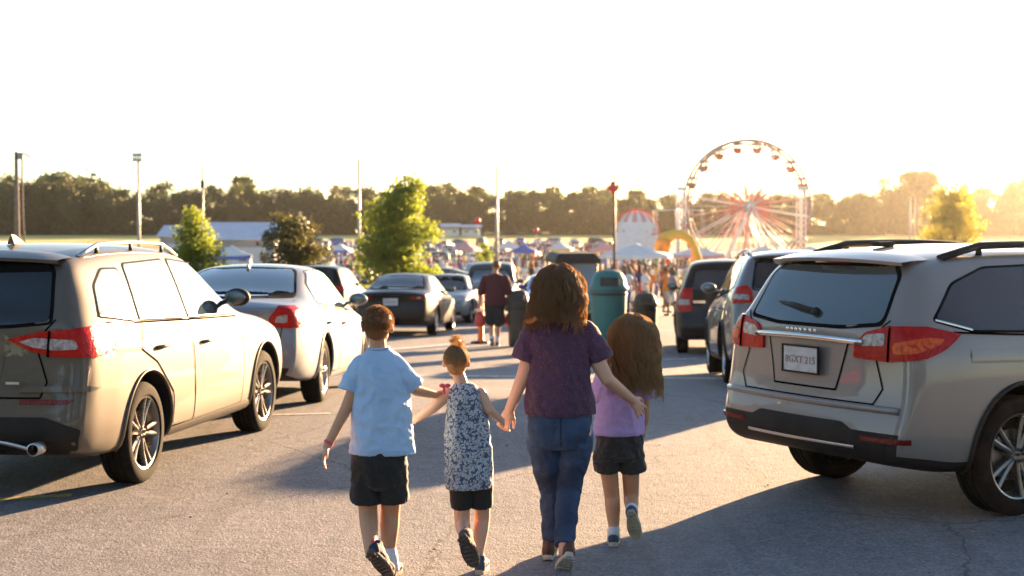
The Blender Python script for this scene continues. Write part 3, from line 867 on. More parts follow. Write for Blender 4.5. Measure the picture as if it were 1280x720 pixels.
def shoe(root, heel, toe, up, ln, wd, mat, solem, sock=None, ankle=None, accent=None, sr=.03):
    """heel = back lower edge of the sole, toe = its front; up = direction of the instep"""
    heel = Vector(heel); toe = Vector(toe); A = frame(toe - heel, up)
    def W(x, y, z): return heel + A @ Vector((x, y * ln, z))
    so = MB(); vs = []; fs = []; n = 28; th = .024
    def out(t):
        y = .5 - .5 * math.cos(t); x = math.sin(t)
        wy = wd * (.38 + .17 * math.sin(PI * (y * .9 + .05)) - .05 * math.sin(2 * PI * min(1, y * 1.1)))
        return x, y, wy
    for lay, (z, k) in enumerate(((0, .93), (.006, 1.0), (th, 1.0), (th + .004, .94))):
        for i in range(n):
            t = 2 * PI * i / n
            c, s_ = math.cos(t), math.sin(t)
            y = .5 - .5 * c
            half = wd * .5 * (abs(s_) ** .6) * (.80 + .2 * math.sin(PI * min(1, max(0, (y - .25) * 1.3)))) * (1 if s_ >= 0 else 1)
            lift = .010 * max(0, (y - .75) * 4) ** 2
            vs.append(W((half if s_ >= 0 else -half) * k, .5 + (y - .5) * (1 - (1 - k) * .5), z + lift))
    for l in range(3):
        for i in range(n):
            j = (i + 1) % n; fs.append((l * n + i, l * n + j, (l + 1) * n + j, (l + 1) * n + i))
    fs.append(tuple(range(n - 1, -1, -1))); fs.append(tuple(3 * n + i for i in range(n)))
    so.add(vs, fs)
    for k in range(7):       # tread bars
        y = .12 + .115 * k
        so.box(W(0, y, -.002), (wd * (.55 if k in (2, 3) else .72), .014, .006), A)
    u = MB()
    u.ell(W(0, .16, .045), (wd * .42, ln * .17, .048), A, 16, 10)
    u.ell(W(0, .45, .042), (wd * .43, ln * .28, .040), A, 16, 10)
    u.ell(W(0, .76, .034), (wd * .47, ln * .23, .028), A, 16, 10)
    u.ell(W(0, .32, .060), (wd * .36, ln * .20, .042), A, 16, 10)
    u.tube([W(0, .20, .05), W(0, .20, .10)], [(wd * .40, ln * .17), (wd * .36, ln * .145)], 16)
    me = remesh(u, 'shoe', .006, 3); me.materials.append(mat)
    so_me = None
    sh = link_mesh('shoe', me, root)
    so.build('sole', solem, sh, sharp=40)
    if accent:
        a = MB(); a.tube([W(0, .05 + .01, .035), W(0, .025, .075), W(0, .05, .11)], [(wd * .14, .008), (wd * .13, .010), (wd * .10, .008)], 8, side=A @ Vector((1, 0, 0))); a.build('heel_tab', accent, sh)
    lc = MB()
    for k in range(4):
        y = .42 + .075 * k; lc.tube([W(-wd * .22, y, .078 - .006 * k), W(0, y - .01, .088 - .008 * k), W(wd * .22, y, .078 - .006 * k)], .0035, 6)
    lc.build('laces', M['sole_white'], sh)
    if sock is not None and ankle is not None:
        s_ = MB(); s_.tube([W(0, .2, .045), W(0, .2, .095), Vector(ankle)], [sr * 1.05, sr * 1.0, sr * .98], 16); s_.ell(Vector(ankle), (sr * .985, sr * .985, .006)); s_.build('sock', sock, root)
    return sh

def hair_strands(mb, c, r, n, length, seed, wave=.012, spread=0., rad=.0016, back_only=False, sway=0., part=0., zmin=None, segs=14, curlf=26., flare=0.):
    """strands rooted on the scalp ellipsoid, running down over it and falling free"""
    rnd = random.Random(seed); c = Vector(c)
    locks = [(rnd.uniform(-PI, PI), math.acos(rnd.uniform(.08, 1.0)), rnd.uniform(0, 6.28), rnd.uniform(.8, 1.25), rnd.uniform(.98, 1.06), rnd.uniform(.8, 1.08)) for _ in range(max(8, n // 16))]
    for i in range(n):
        lk = locks[rnd.randrange(len(locks))]; fly = rnd.random() < .06
        th = lk[0] + rnd.gauss(0, .10); ph = max(.03, lk[1] + rnd.gauss(0, .07))
        # most of the face side stays free
        dx, dy = math.sin(th), -math.cos(th)
        if dy > .35 and ph > .7: continue
        p = Vector((dx * math.sin(ph) * r[0], dy * math.sin(ph) * r[1], math.cos(ph) * r[2]))
        pts = [c + p * .97]
        ln = length * lk[5] * rnd.uniform(.94, 1.03); st = ln / segs
        q = p.copy(); phs = lk[2] + rnd.gauss(0, .25) + (2 if fly else 0); k1 = lk[3]
        lay = lk[4] + rnd.gauss(0, .012) + (.045 if fly else 0)
        v = Vector((dx, dy, .15)) if ph > .4 else Vector((math.copysign(.8, dx if abs(dx) > .02 else 1), -.5, .1))
        for s in range(segs):
            g = Vector((q.x / (r[0] ** 2), q.y / (r[1] ** 2), q.z / (r[2] ** 2)))
            e = math.sqrt((q.x / r[0]) ** 2 + (q.y / r[1]) ** 2 + (q.z / r[2]) ** 2)
            down = Vector((0, 0, -1)) + Vector((dx, dy * .6, 0)) * (.02 + flare * s / segs) * (1 if q.z < r[2] * .2 else 6)
            if q.z < 0 and s > 2: down = Vector((dx * (flare * s / segs) + sway * s / segs, dy * .03 - .02, -1))
            d = (v * max(0, 1 - s / 3) + down * (min(1, s / 3) + .2)).normalized()
            q = q + d * st
            e = math.sqrt((q.x / r[0]) ** 2 + (q.y / r[1]) ** 2 + (max(q.z, -r[2] * .3) / r[2]) ** 2)
            lim = lay
            if q.z > -r[2] * .9 and e < lim:
                f = lim / max(e, .3); q.x *= f; q.y *= f
                if q.z > 0: q.z *= f
            amp = wave * min(1, s / 5)
            off = Vector((math.sin(q.z * curlf * k1 + phs), math.cos(q.z * curlf * k1 + phs * 1.3) * .7, 0)) * amp + Vector((rnd.gauss(0, 1), rnd.gauss(0, 1), 0)) * spread * (2.5 if fly else 1)
            pts.append(c + q + off)
        rr = [rad * (1 - .75 * (k / segs) ** 2) for k in range(len(pts))]
        mb.tube(pts, rr, 3, cap=False)

def person(loc, label, group=None):
    return empty('person', loc, 0, label, 'person', group)

class Fig:
    def __init__(s, px, Y, label, group=None):
        s.Y = Y; s.o = Vector((X_of(px, Y), Y, tz(Y)))
        s.root = person(s.o, label, group)
        s.body = MB()
    def p(s, px, py, dy=0.): return at(px, py, s.Y + dy) - s.o
def finish_body(F, skin, vox=.0055, name='body'):
    me = remesh(F.body, name, vox, 3); me.materials.append(skin)
    return link_mesh(name, me, F.root)
def garment(F, mb, name, mat, vox=.008, amp=.006, fx=9., fz=3.5, sm=3, seed=0, parent=None):
    me = remesh(mb, name, vox, sm, folds(amp, fx, fz, seed)); me.materials.append(mat)
    return link_mesh(name, me, parent or F.root)

def back_map(o):
    """outlines drawn on the back of a garment: (x, z) -> point on the cloth"""
    b = bmesh.new(); b.from_mesh(o.data); t = BVHTree.FromBMesh(b); b.free()
    def f(u, z):
        loc, nr, i, d = t.ray_cast(Vector((u, -3, z)), Vector((0, 1, 0)))
        if loc is None: loc, nr, i, d = t.find_nearest(Vector((u, -.1, z)))
        if nr.y > 0: nr = -nr
        return loc, nr
    return f
def hem(o, name, x0, x1, z0, z1, mat, w=.020):
    mb = MB(); ribbon(mb, back_map(o), [(x0 + (x1 - x0) * k / 12, z0 + (z1 - z0) * k / 12) for k in range(13)], w, .0008, .012, rise=.0022)
    return mb.build(name, mat, o)
def ring_tube(mb, rings, n=28):
    """rings: (point, rx, ry); a loft round a trunk or a skirt"""
    pts = [r[0] for r in rings]; mb.tube(pts, [(r[1], r[2]) for r in rings], n)

# ---- the boy in the pale blue T-shirt
def build_boy():
    F = Fig(476, 7.45, 'boy in a plain pale blue T-shirt and black shorts, leftmost of the walking family', 'family walking hand in hand'); P = F.p; b = F.body
    hc = P(472, 409)
    ring_tube(b, [(P(474, 600), .08, .06), (P(474, 565), .095, .07), (P(475, 530), .085, .065), (P(475, 480), .10, .068), (P(474, 455), .10, .06), (P(473, 442), .045, .04)])
    limb(b, [P(473, 445), P(472, 425)], [.046, .042])
    W, A, h = head(b, hc, .205, 0, .05)
    # left arm hangs out, hand open backwards
    S, E, Wr = P(455, 458), P(433, 510, -.02), P(409, 558, -.05)
    limb(b, [S, E, Wr], [.042, .031, .022]); hand(b, Wr, P(402, 585, -.09) - P(409, 558, -.05), (-.9, .1, .3), .78, -1, .35)
    # right arm bent forward to the girl's upper arm
    S, E, Wr = P(491, 458), P(520, 488, .02), P(542, 493, .10)
    limb(b, [S, E, Wr], [.042, .030, .022]); hand(b, Wr, Vector((.55, .8, .10)), (-.5, -.2, .8), .78, -1, .8)
    # legs
    H1, K1, A1 = P(459, 590), P(460, 640, .06), P(464, 692, -.16)
    H2, K2, A2 = P(489, 590), P(488, 640, .10), P(485, 700, .06)
    limb(b, [H1, K1], [.064, .048]); limb(b, [K1, K1.lerp(A1, .3), A1], [.049, .047, .031])
    limb(b, [H2, K2], [.064, .050]); limb(b, [K2, K2.lerp(A2, .3), A2], [.051, .050, .032])
    bo = finish_body(F, M['skin_tan']); face_parts(F.root, W, A, h, bo)
    # T-shirt
    m = MB()
    ring_tube(m, [(P(478, 567), .168, .105), (P(478, 545), .160, .105), (P(477, 510), .142, .103), (P(476, 475), .132, .096), (P(475, 457), .126, .086), (P(474, 445), .098, .070), (P(473, 438), .062, .055), (P(473, 434), .054, .050)])
    limb(m, [P(454, 455), P(441, 476, 0), P(436, 489, -.01)], [.052, .054, .053], 16, False); limb(m, [P(493, 455), P(508, 473, 0), P(518, 484, .02)], [.052, .054, .052], 16, False)
    g = garment(F, m, 't_shirt', M['tee_blue'], .006, .010, 8, 3.0, seed=3)
    a0 = P(478, 560); hem(g, 'hem', a0.x - .15, a0.x + .15, a0.z, a0.z, M['tee_blue'])
    c = MB(); c.tube([P(473, 434.5) + Vector((math.cos(t) * .055, math.sin(t) * .050, .004 * math.sin(t))) for t in [2 * PI * k / 24 for k in range(24)]], .006, 6, close=True); c.build('collar', M['tee_blue'], g)
    m = MB()
    ring_tube(m, [(P(474, 612), .105, .050), (P(474, 604), .134, .090), (P(474, 580), .140, .104), (P(475, 556), .125, .095)])
    limb(m, [P(458, 592), P(457, 612, .01), P(456, 627, .02)], [.074, .074, .075], 16, False); limb(m, [P(490, 592), P(491, 612, .02), P(493, 626, .03)], [.074, .074, .075], 16, False)
    garment(F, m, 'shorts', M['shorts_black'], .006, .009, 8, 5, 1, seed=9)
    # hair: short cap and short strands
    m = MB(); m.ell(W(0, -.014, .030), (.083 * h, .098 * h, .090 * h), A, 20, 14); m.ell(W(0, -.05, -.012), (.068 * h, .055 * h, .055 * h), A); m.ell(W(0, .05, .075), (.055 * h, .045 * h, .035 * h), A)
    me = remesh(m, 'hair', .006, 3, lambda p, n: .0025 * noise.noise(p * 60)); me.materials.append(M['hair_dark']); ho = link_mesh('hair', me, F.root)
    st = MB(); rnd = random.Random(2)
    for i in range(1500):
        th = rnd.uniform(0, 2 * PI); ph = math.acos(rnd.uniform(-.35, 1)); d = Vector((math.cos(th) * math.sin(ph), math.sin(th) * math.sin(ph), math.cos(ph)))
        if d.y > .5 and d.z < .45: continue
        q = W(d.x * .083, -.014 + d.y * .098, .030 + d.z * .090)
        e = (d + Vector((rnd.gauss(0, .5), rnd.gauss(0, .5), -.4))).normalized()
        st.tube([q, q + e * .008, q + e * .013 + Vector((0, 0, -.003))], [.0013, .001, .0004], 3, cap=False)
    st.build('strands', M['hair_dark'], ho, fix=False)
    # shoes
    shoe(F.root, P(460, 690, -.20), P(488, 722, -.13), (.2, .75, .45), .20, .080, M['shoe_navy'], M['sole_brown'], accent=M['pink'])
    a = P(487, 712, .06); shoe(F.root, Vector((a.x, a.y - .05, .0)), Vector((a.x + .03, a.y + .15, .0)), (0, 0, 1), .215, .082, M['shoe_navy'], M['sole_brown'], M['sock'], P(483, 673, .09), sr=.041)
    w = MB(); cc = Wr = P(411, 553, -.045); d = (P(409, 558, -.05) - P(433, 510, -.02)).normalized(); w.tube([cc - d * .008, cc + d * .008], .0255, 12, cap=False); w.build('wristband', M['pink'], F.root)
    return F

# ---- the small girl in the printed dress
def build_small_girl():
    F = Fig(583, 7.6, 'small girl with a topknot and a blue animal print dress, holding the woman\'s left hand', 'family walking hand in hand'); P = F.p; b = F.body
    ring_tube(b, [(P(586, 600), .065, .055), (P(585, 560), .070, .055), (P(583, 520), .070, .055), (P(581, 494), .075, .048), (P(579, 483), .035, .033)])
    limb(b, [P(579, 486), P(573, 468)], [.036, .033])
    hc = P(570.5, 453); W, A, h = head(b, hc, .180, .0, .08)
    S, E, Wr = P(560, 492), P(541, 510, .0), P(523, 522, .0)
    limb(b, [S, E, Wr], [.034, .029, .021]); hand(b, Wr, Vector((-.9, .0, -.45)), (-.2, -.9, .3), .66, 1, .35)
    S, E, Wr = P(600, 492), P(612, 513, -.03), P(623, 523, .0)
    limb(b, [S, E, Wr], [.034, .027, .020]); hand(b, Wr, P(632, 529, .05) - P(623, 523, .0), (.2, -.8, .5), .66, -1, 1.0)
    H1, K1, A1 = P(576, 605), P(578, 655, .03), P(581, 672, -.20)
    H2, K2, A2 = P(602, 605), P(603, 648, .08), P(598, 692, .02)
    limb(b, [H1, K1], [.048, .040]); limb(b, [K1, K1.lerp(A1, .35), A1], [.041, .039, .027])
    limb(b, [H2, K2], [.048, .041]); limb(b, [K2, K2.lerp(A2, .3), A2], [.041, .041, .027])
    bo = finish_body(F, M['skin']); face_parts(F.root, W, A, h, bo)
    m = MB()
    ring_tube(m, [(P(587, 610), .120, .088), (P(586.5, 590), .124, .09), (P(586, 560), .122, .09), (P(584, 530), .108, .085), (P(581, 505), .098, .078), (P(580, 490), .096, .070), (P(579, 482), .060, .052), (P(579, 478), .042, .042)])
    g = garment(F, m, 'dress', M['dress'], .006, .009, 10, 3.2, seed=5)
    m = MB(); limb(m, [P(577, 602), P(577, 622, .01), P(577, 634, .02)], [.064, .060, .058], 16, False); limb(m, [P(601, 600), P(602, 620, .03), P(603, 633, .04)], [.064, .060, .060], 16, False)
    m.ell(P(588, 600), (.10, .08, .05))
    garment(F, m, 'bike_shorts', M['shorts_black'], .0065, .003, 10, 6, seed=1)
    # hair drawn up into a messy knot
    m = MB(); m.ell(W(0, -.012, .028), (.082 * h, .100 * h, .088 * h), A, 20, 14); m.ell(W(0, -.05, -.02), (.062 * h, .052 * h, .055 * h), A); bun = W(.004, -.035, .138); m.ell(bun, (.032 * h, .032 * h, .034 * h)); m.ell(W(.002, -.025, .108), (.018 * h, .018 * h, .02 * h))
    me = remesh(m, 'hair', .0055, 3, lambda p, n: .003 * noise.noise(Vector((p.x * 90, p.y * 90, p.z * 18)))); me.materials.append(M['hair_light']); ho = link_mesh('hair', me, F.root)
    st = MB(); rnd = random.Random(5); kb = W(.002, -.03, .112)
    for i in range(650):
        th = rnd.uniform(0, 2 * PI); ph = math.acos(rnd.uniform(-.45, .9)); d = Vector((math.cos(th) * math.sin(ph), math.sin(th) * math.sin(ph), math.cos(ph)))
        if d.y > .5 and d.z < .4: continue
        c0 = W(0, -.012, .028); pts = []
        for k in range(7):
            t = k / 6; dd = (d * (1 - t) + Vector((0, -.1, 1)) * t).normalized()
            pts.append(c0 + Vector((dd.x * .084 * h, dd.y * .102 * h, dd.z * .090 * h)) * (1 + .015 * rnd.random()) + Vector((0, 0, .0)))
        st.tube(pts, [.0011] * 7, 3, cap=False)
    for i in range(130):
        d = Vector((rnd.gauss(0, 1), rnd.gauss(0, 1), rnd.gauss(.5, .8))).normalized(); e = Vector((rnd.gauss(0, 1), rnd.gauss(0, 1), rnd.gauss(0, 1))).normalized()
        pts = [bun + d * .026, bun + (d + e * .5).normalized() * .036, bun + (d + e).normalized() * .040 + d * .01 * rnd.random()]
        st.tube(pts, [.0013, .001, .0005], 3, cap=False)
    st.build('strands', M['hair_light'], ho, fix=False)
    t = MB(); t.tube([kb + Vector((math.cos(a) * .020, math.sin(a) * .020, 0)) for a in [2 * PI * k / 14 for k in range(14)]], .005, 6, close=True); t.build('hair_tie', M['shorts_black'], ho)
    q = MB(); bp = P(556, 483, -.07)
    for sx in (-1, 1): q.ell(bp + Vector((sx * .014, 0, .004)), (.016, .008, .011))
    q.ell(bp, (.007, .009, .008)); q.ell(bp + Vector((-.004, 0, -.022)), (.008, .006, .02)); q.build('bow', M['pink'], F.root)
    shoe(F.root, P(577, 669, -.235), P(596, 717, -.17), (.15, .98, .2), .205, .083, M['shoe_grey'], M['sole_brown'])
    a = P(598, 705, .02); shoe(F.root, Vector((a.x + .004, a.y - .045, 0)), Vector((a.x + .03, a.y + .12, 0)), (0, 0, 1), .18, .072, M['shoe_blue'], M['sole_white'])
    return F

# ---- the woman
def build_woman():
    F = Fig(700, 7.85, 'woman with shoulder length brown hair in a dark purple blouse and blue jeans', 'family walking hand in hand'); P = F.p; b = F.body
    hc = P(699, 361)
    ring_tube(b, [(P(700, 555), .12, .09), (P(700, 520), .14, .10), (P(699, 480), .115, .085), (P(699, 440), .130, .085), (P(699, 415), .135, .075), (P(699, 403), .07, .05)])
    limb(b, [P(699, 405), P(699, 380)], [.056, .052])
    W, A, h = head(b, hc, .225, -.12, .06)
    S, E, Wr = P(671, 418), P(654, 470, -.02), P(637, 512, -.02)
    limb(b, [S, E, Wr], [.052, .038, .027]); hand(b, Wr, P(629, 530, -.03) - P(637, 512, -.02), (-.25, -.9, .3), .95, -1, .9)
    S, E, Wr = P(729, 418), P(759, 474, -.03), P(790, 500, .14)
    limb(b, [S, E, Wr], [.052, .038, .027]); hand(b, Wr, P(804, 516, .20) - P(790, 500, .14), (.1, -.95, .3), .95, -1, .25)
    H1, K1, A1 = P(680, 545), P(689, 612, .10), P(690, 684, .10)
    H2, K2, A2 = P(722, 545), P(712, 612, .04), P(706, 690, -.20)
    limb(b, [H1, K1, A1], [.080, .050, .035]); limb(b, [H2, K2, A2], [.080, .050, .035])
    bo = finish_body(F, M['skin']); face_parts(F.root, W, A, h, bo)
    m = MB()
    ring_tube(m, [(P(700, 517), .192, .135), (P(700, 500), .190, .135), (P(699, 475), .170, .125), (P(699, 445), .168, .120), (P(699, 420), .176, .110), (P(699, 407), .155, .092), (P(699, 400), .105, .078), (P(699, 396), .070, .066)])
    limb(m, [P(668, 414), P(660, 436), P(655, 450)], [.062, .066, .070], 16, False); limb(m, [P(731, 414), P(745, 436), P(751, 450)], [.062, .066, .070], 16, False)
    g = garment(F, m, 'blouse', M['blouse'], .007, .010, 7, 3.0, seed=11)
    a0 = P(700, 512); hem(g, 'hem', a0.x - .17, a0.x + .17, a0.z, a0.z, M['blouse'])
    m = MB()
    ring_tube(m, [(P(700, 560), .12, .11), (P(700, 545), .164, .128), (P(700, 525), .172, .130), (P(700, 505), .172, .125)])
    for H, K, A_, sx in ((P(679, 550, .0), P(690, 612, .10), P(690, 676, .10), -1), (P(722, 550, 0), P(711, 612, .04), P(705, 682, -.17), 1)):
        limb(m, [H, H.lerp(K, .5), K, K.lerp(A_, .35), A_], [.090, .082, .062, .060, .048], 16, False)
    m.ell(P(681, 535, -.045), (.085, .085, .09)); m.ell(P(719, 535, -.045), (.085, .085, .09))
    g = garment(F, m, 'jeans', M['denim'], .007, .009, 9, 7, seed=4)
    bm_ = back_map(g); dd = pbr('dark denim seam', (.012, .022, .055), .9)
    for x0 in (679, 720):
        q = P(x0, 534); patch('back_pocket', bm_, [(q.x - .055, q.z + .06), (q.x + .055, q.z + .06), (q.x + .05, q.z - .05), (q.x, q.z - .075), (q.x - .05, q.z - .05)], .003, M['denim'], g, h=.02, rnd=0)
    sm = MB(); q = P(700, 519); e = P(700, 560); ribbon(sm, bm_, [(q.x, q.z), (e.x, e.z)], .008, .001, .02); sm.build('centre_seam', dd, g)
    for (x0, y0) in ((686, 668), (703, 672)):
        pass
    # hair: shoulder length, wavy, blown to the left
    m = MB(); hcx = W(0, -.012, .02)
    m.ell(hcx + Vector((0, 0, .012)), (.088, .106, .098), A, 22, 16)
    ring_tube(m, [(hcx + Vector((-.030, -.060, -.185)), .070, .036), (hcx + Vector((-.020, -.052, -.155)), .092, .054), (hcx + Vector((-.008, -.045, -.09)), .096, .070), (hcx + Vector((0, -.03, -.02)), .094, .084), (hcx + Vector((0, -.01, .04)), .086, .088)])
    me = remesh(m, 'hair', .007, 4, lambda p, n: -.011 + .011 * noise.noise(Vector((p.x * 42 + 1.2 * math.sin(p.z * 30), p.y * 42, p.z * 7))) + .003 * noise.noise(Vector((p.x * 110, p.y * 110, p.z * 20)))); me.materials.append(M['hair_brown']); ho = link_mesh('hair', me, F.root)
    st = MB(); hair_strands(st, hcx + Vector((0, 0, .012)), (.093, .108, .102), 3000, .30, 3, wave=.015, spread=.0012, rad=.0019, sway=-.20, flare=.13, curlf=38)
    st.build('strands', M['hair_brown'], ho, fix=False)
    a = P(687, 697, .10); shoe(F.root, Vector((a.x - .012, a.y - .075, .012)), Vector((a.x + .01, a.y + .17, .0)), (0, 0, 1), .245, .085, M['shoe_brown'], M['sole_white'])
    shoe(F.root, P(712, 695, -.27) , P(698, 724, -.06), (.1, .55, .85), .245, .088, M['shoe_brown'], M['sole_white'])
    return F

# ---- the older girl
def build_older_girl():
    F = Fig(777, 8.3, 'girl with long loose hair in a lilac T-shirt and dark shorts, right of the woman', 'family walking hand in hand'); P = F.p; b = F.body
    ring_tube(b, [(P(774, 565), .07, .055), (P(774, 545), .085, .065), (P(775, 510), .08, .06), (P(776, 475), .09, .06), (P(778, 461), .085, .05), (P(783, 452), .038, .034)])
    limb(b, [P(783, 455), P(789, 436)], [.040, .037])
    hc = P(791, 419); W, A, h = head(b, hc, .195, .15, .05)
    S, E, Wr = P(755, 468), P(751, 500, .03), P(757, 530, .12)
    limb(b, [S, E, Wr], [.036, .027, .020]); hand(b, Wr, Vector((.2, .8, -.5)), (-.9, 0, .2), .70, 1, .5)
    S, E, Wr = P(799, 468), P(806, 500, .02), P(807, 528, .06)
    limb(b, [S, E, Wr], [.036, .028, .020]); hand(b, Wr, Vector((0, .3, -1)), (.9, -.2, 0), .70, 1, .4)
    H1, K1, A1 = P(760, 578), P(765, 620, .05), P(768, 668, .0)
    H2, K2, A2 = P(788, 578), P(789, 622, .10), P(790, 645, -.13)
    limb(b, [H1, K1], [.054, .044]); limb(b, [K1, K1.lerp(A1, .3), A1], [.045, .044, .027])
    limb(b, [H2, K2], [.054, .044]); limb(b, [K2, K2.lerp(A2, .3), A2], [.045, .042, .027])
    bo = finish_body(F, M['skin_tan']); face_parts(F.root, W, A, h, bo)
    m = MB()
    ring_tube(m, [(P(774, 543), .138, .105), (P(774, 530), .135, .105), (P(775, 505), .125, .10), (P(777, 480), .122, .092), (P(778, 464), .118, .080), (P(781, 454), .075, .058), (P(783, 449), .050, .048)])
    limb(m, [P(758, 466), P(751, 486), P(749, 499, .02)], [.050, .053, .055], 16, False); limb(m, [P(797, 466), P(804, 485), P(806, 497, .01)], [.050, .053, .055], 16, False)
    g = garment(F, m, 't_shirt', M['tee_lilac'], .006, .010, 9, 3.5, seed=21)
    a0 = P(774, 538); hem(g, 'hem', a0.x - .12, a0.x + .12, a0.z, a0.z, M['tee_lilac'])
    m = MB(); ring_tube(m, [(P(774, 576), .10, .05), (P(774, 568), .132, .10), (P(774, 545), .128, .10), (P(774, 530), .118, .09)])
    limb(m, [P(759, 565), P(758, 588, .02)], [.072, .074], 16, False); limb(m, [P(789, 565), P(791, 587, .03)], [.072, .074], 16, False)
    garment(F, m, 'shorts', M['shorts_brown'], .006, .010, 10, 7, 1, seed=8)
    # long wavy hair
    m = MB(); hcx = W(0, -.012, .02)
    m.ell(hcx + Vector((0, 0, .010)), (.088, .100, .094), A, 22, 16)
    ring_tube(m, [(hcx + Vector((.018, -.070, -.250)), .050, .022), (hcx + Vector((.012, -.070, -.20)), .084, .034), (hcx + Vector((.004, -.060, -.12)), .094, .046), (hcx + Vector((0, -.04, -.04)), .092, .064), (hcx + Vector((0, -.02, .03)), .086, .082)])
    me = remesh(m, 'hair', .007, 4, lambda p, n: -.012 + .013 * noise.noise(Vector((p.x * 40 + 1.2 * math.sin(p.z * 26), p.y * 40, p.z * 6))) + .003 * noise.noise(Vector((p.x * 110, p.y * 110, p.z * 16)))); me.materials.append(M['hair_light']); ho = link_mesh('hair', me, F.root)
    st = MB(); hair_strands(st, hcx + Vector((0, 0, .010)), (.088, .100, .095), 3400, .42, 9, wave=.019, spread=.0013, rad=.0018, sway=.07, flare=.03, curlf=30, segs=18)
    st.build('strands', M['hair_light'], ho, fix=False)
    a = P(767, 682, 0); shoe(F.root, Vector((a.x - .004, a.y - .05, 0)), Vector((a.x + .01, a.y + .13, 0)), (0, 0, 1), .19, .078, M['shoe_blue'], M['sole_white'], M['sock'], P(768, 662, 0), sr=.034)
    shoe(F.root, P(788, 639, -.20), P(797, 681, -.13), (.1, .97, .25), .195, .080, M['shoe_blue'], M['sole_cream'], M['sock'], P(790, 636, -.07), sr=.034)
    return F
# ------------------------------------------------------------------ the ground
def asphalt():
    m, nt, out = new_mat('worn asphalt')
    p = N(nt, 'ShaderNodeBsdfPrincipled'); L(nt, p, 'BSDF', out, 'Surface')
    tc = N(nt, 'ShaderNodeTexCoord')
    big = N(nt, 'ShaderNodeTexNoise', i_Scale=.45, i_Detail=6., i_Roughness=.62); L(nt, tc, 'Object', big, 'Vector')
    mid = N(nt, 'ShaderNodeTexNoise', i_Scale=7., i_Detail=6., i_Roughness=.7); L(nt, tc, 'Object', mid, 'Vector')
    agg = N(nt, 'ShaderNodeTexVoronoi', i_Scale=75.); L(nt, tc, 'Object', agg, 'Vector')
    fine = N(nt, 'ShaderNodeTexNoise', i_Scale=160., i_Detail=3.); L(nt, tc, 'Object', fine, 'Vector')
    r = N(nt, 'ShaderNodeValToRGB'); e = r.color_ramp.elements; e[0].position = .36; e[0].color = (.118, .116, .128, 1); e[1].position = .66; e[1].color = (.235, .228, .238, 1)
    a = N(nt, 'ShaderNodeMath', operation='MULTIPLY_ADD'); L(nt, mid, 'Fac', a, 0); a.inputs[1].default_value = .45; 
    s = N(nt, 'ShaderNodeMath', operation='MULTIPLY'); L(nt, big, 'Fac', s, 0); s.inputs[1].default_value = .55; L(nt, s, 'Value', a, 2)
    L(nt, a, 'Value', r, 'Fac')
    # pale stones in the binder
    sc = N(nt, 'ShaderNodeSeparateColor'); L(nt, agg, 'Color', sc, 'Color')
    g = N(nt, 'ShaderNodeMapRange'); g.inputs['From Min'].default_value = .55; g.inputs['From Max'].default_value = 1.; g.inputs['To Max'].default_value = .30; L(nt, sc, 'Red', g, 'Value')
    mx = N(nt, 'ShaderNodeMix', data_type='RGBA'); mx.inputs[7].default_value = (.42, .40, .40, 1)
    nt.links.new(g.outputs['Result'], mx.inputs[0]); nt.links.new(r.outputs['Color'], mx.inputs[6])
    g2 = N(nt, 'ShaderNodeMapRange'); g2.inputs['From Min'].default_value = .45; g2.inputs['From Max'].default_value = .15; g2.inputs['To Max'].default_value = .38; L(nt, sc, 'Green', g2, 'Value')
    mx2 = N(nt, 'ShaderNodeMix', data_type='RGBA'); mx2.inputs[7].default_value = (.035, .033, .033, 1)
    nt.links.new(g2.outputs['Result'], mx2.inputs[0]); nt.links.new(mx.outputs[2], mx2.inputs[6]);
    # tar cracks
    ck = N(nt, 'ShaderNodeTexVoronoi', i_Scale=.28, feature='DISTANCE_TO_EDGE')
    wv = N(nt, 'ShaderNodeVectorMath', operation='MULTIPLY_ADD'); wv.inputs[1].default_value = (1.1, 1.1, 1.1); L(nt, big, 'Color', wv, 0); L(nt, tc, 'Object', wv, 2); L(nt, wv, 'Vector', ck, 'Vector')
    cm = N(nt, 'ShaderNodeMapRange'); cm.inputs['From Min'].default_value = .004; cm.inputs['From Max'].default_value = .0015; cm.inputs['To Max'].default_value = .55; L(nt, ck, 'Distance', cm, 'Value')
    mx3 = N(nt, 'ShaderNodeMix', data_type='RGBA'); mx3.inputs[7].default_value = (.03, .028, .028, 1)
    nt.links.new(cm.outputs['Result'], mx3.inputs[0]); nt.links.new(mx2.outputs[2], mx3.inputs[6])
    # oil drips, old patches and tyre scuffs
    st = N(nt, 'ShaderNodeTexNoise', i_Scale=1.7, i_Detail=7., i_Roughness=.75, i_Distortion=.4); L(nt, tc, 'Object', st, 'Vector')
    sm = N(nt, 'ShaderNodeMapRange'); sm.inputs['From Min'].default_value = .60; sm.inputs['From Max'].default_value = .70; sm.inputs['To Max'].default_value = .55; L(nt, st, 'Fac', sm, 'Value')
    mx4 = N(nt, 'ShaderNodeMix', data_type='RGBA'); mx4.inputs[7].default_value = (.05, .047, .05, 1); nt.links.new(sm.outputs['Result'], mx4.inputs[0]); nt.links.new(mx3.outputs[2], mx4.inputs[6])
    smp = N(nt, 'ShaderNodeMapping'); smp.inputs['Scale'].default_value = (2.6, .10, 1); smp.inputs['Rotation'].default_value = (0, 0, .12); L(nt, tc, 'Object', smp, 'Vector')
    sn = N(nt, 'ShaderNodeTexNoise', i_Scale=1.3, i_Detail=5., i_Roughness=.7); L(nt, smp, 'Vector', sn, 'Vector')
    sr = N(nt, 'ShaderNodeMapRange'); sr.inputs['From Min'].default_value = .52; sr.inputs['From Max'].default_value = .68; sr.inputs['To Max'].default_value = .40; L(nt, sn, 'Fac', sr, 'Value')
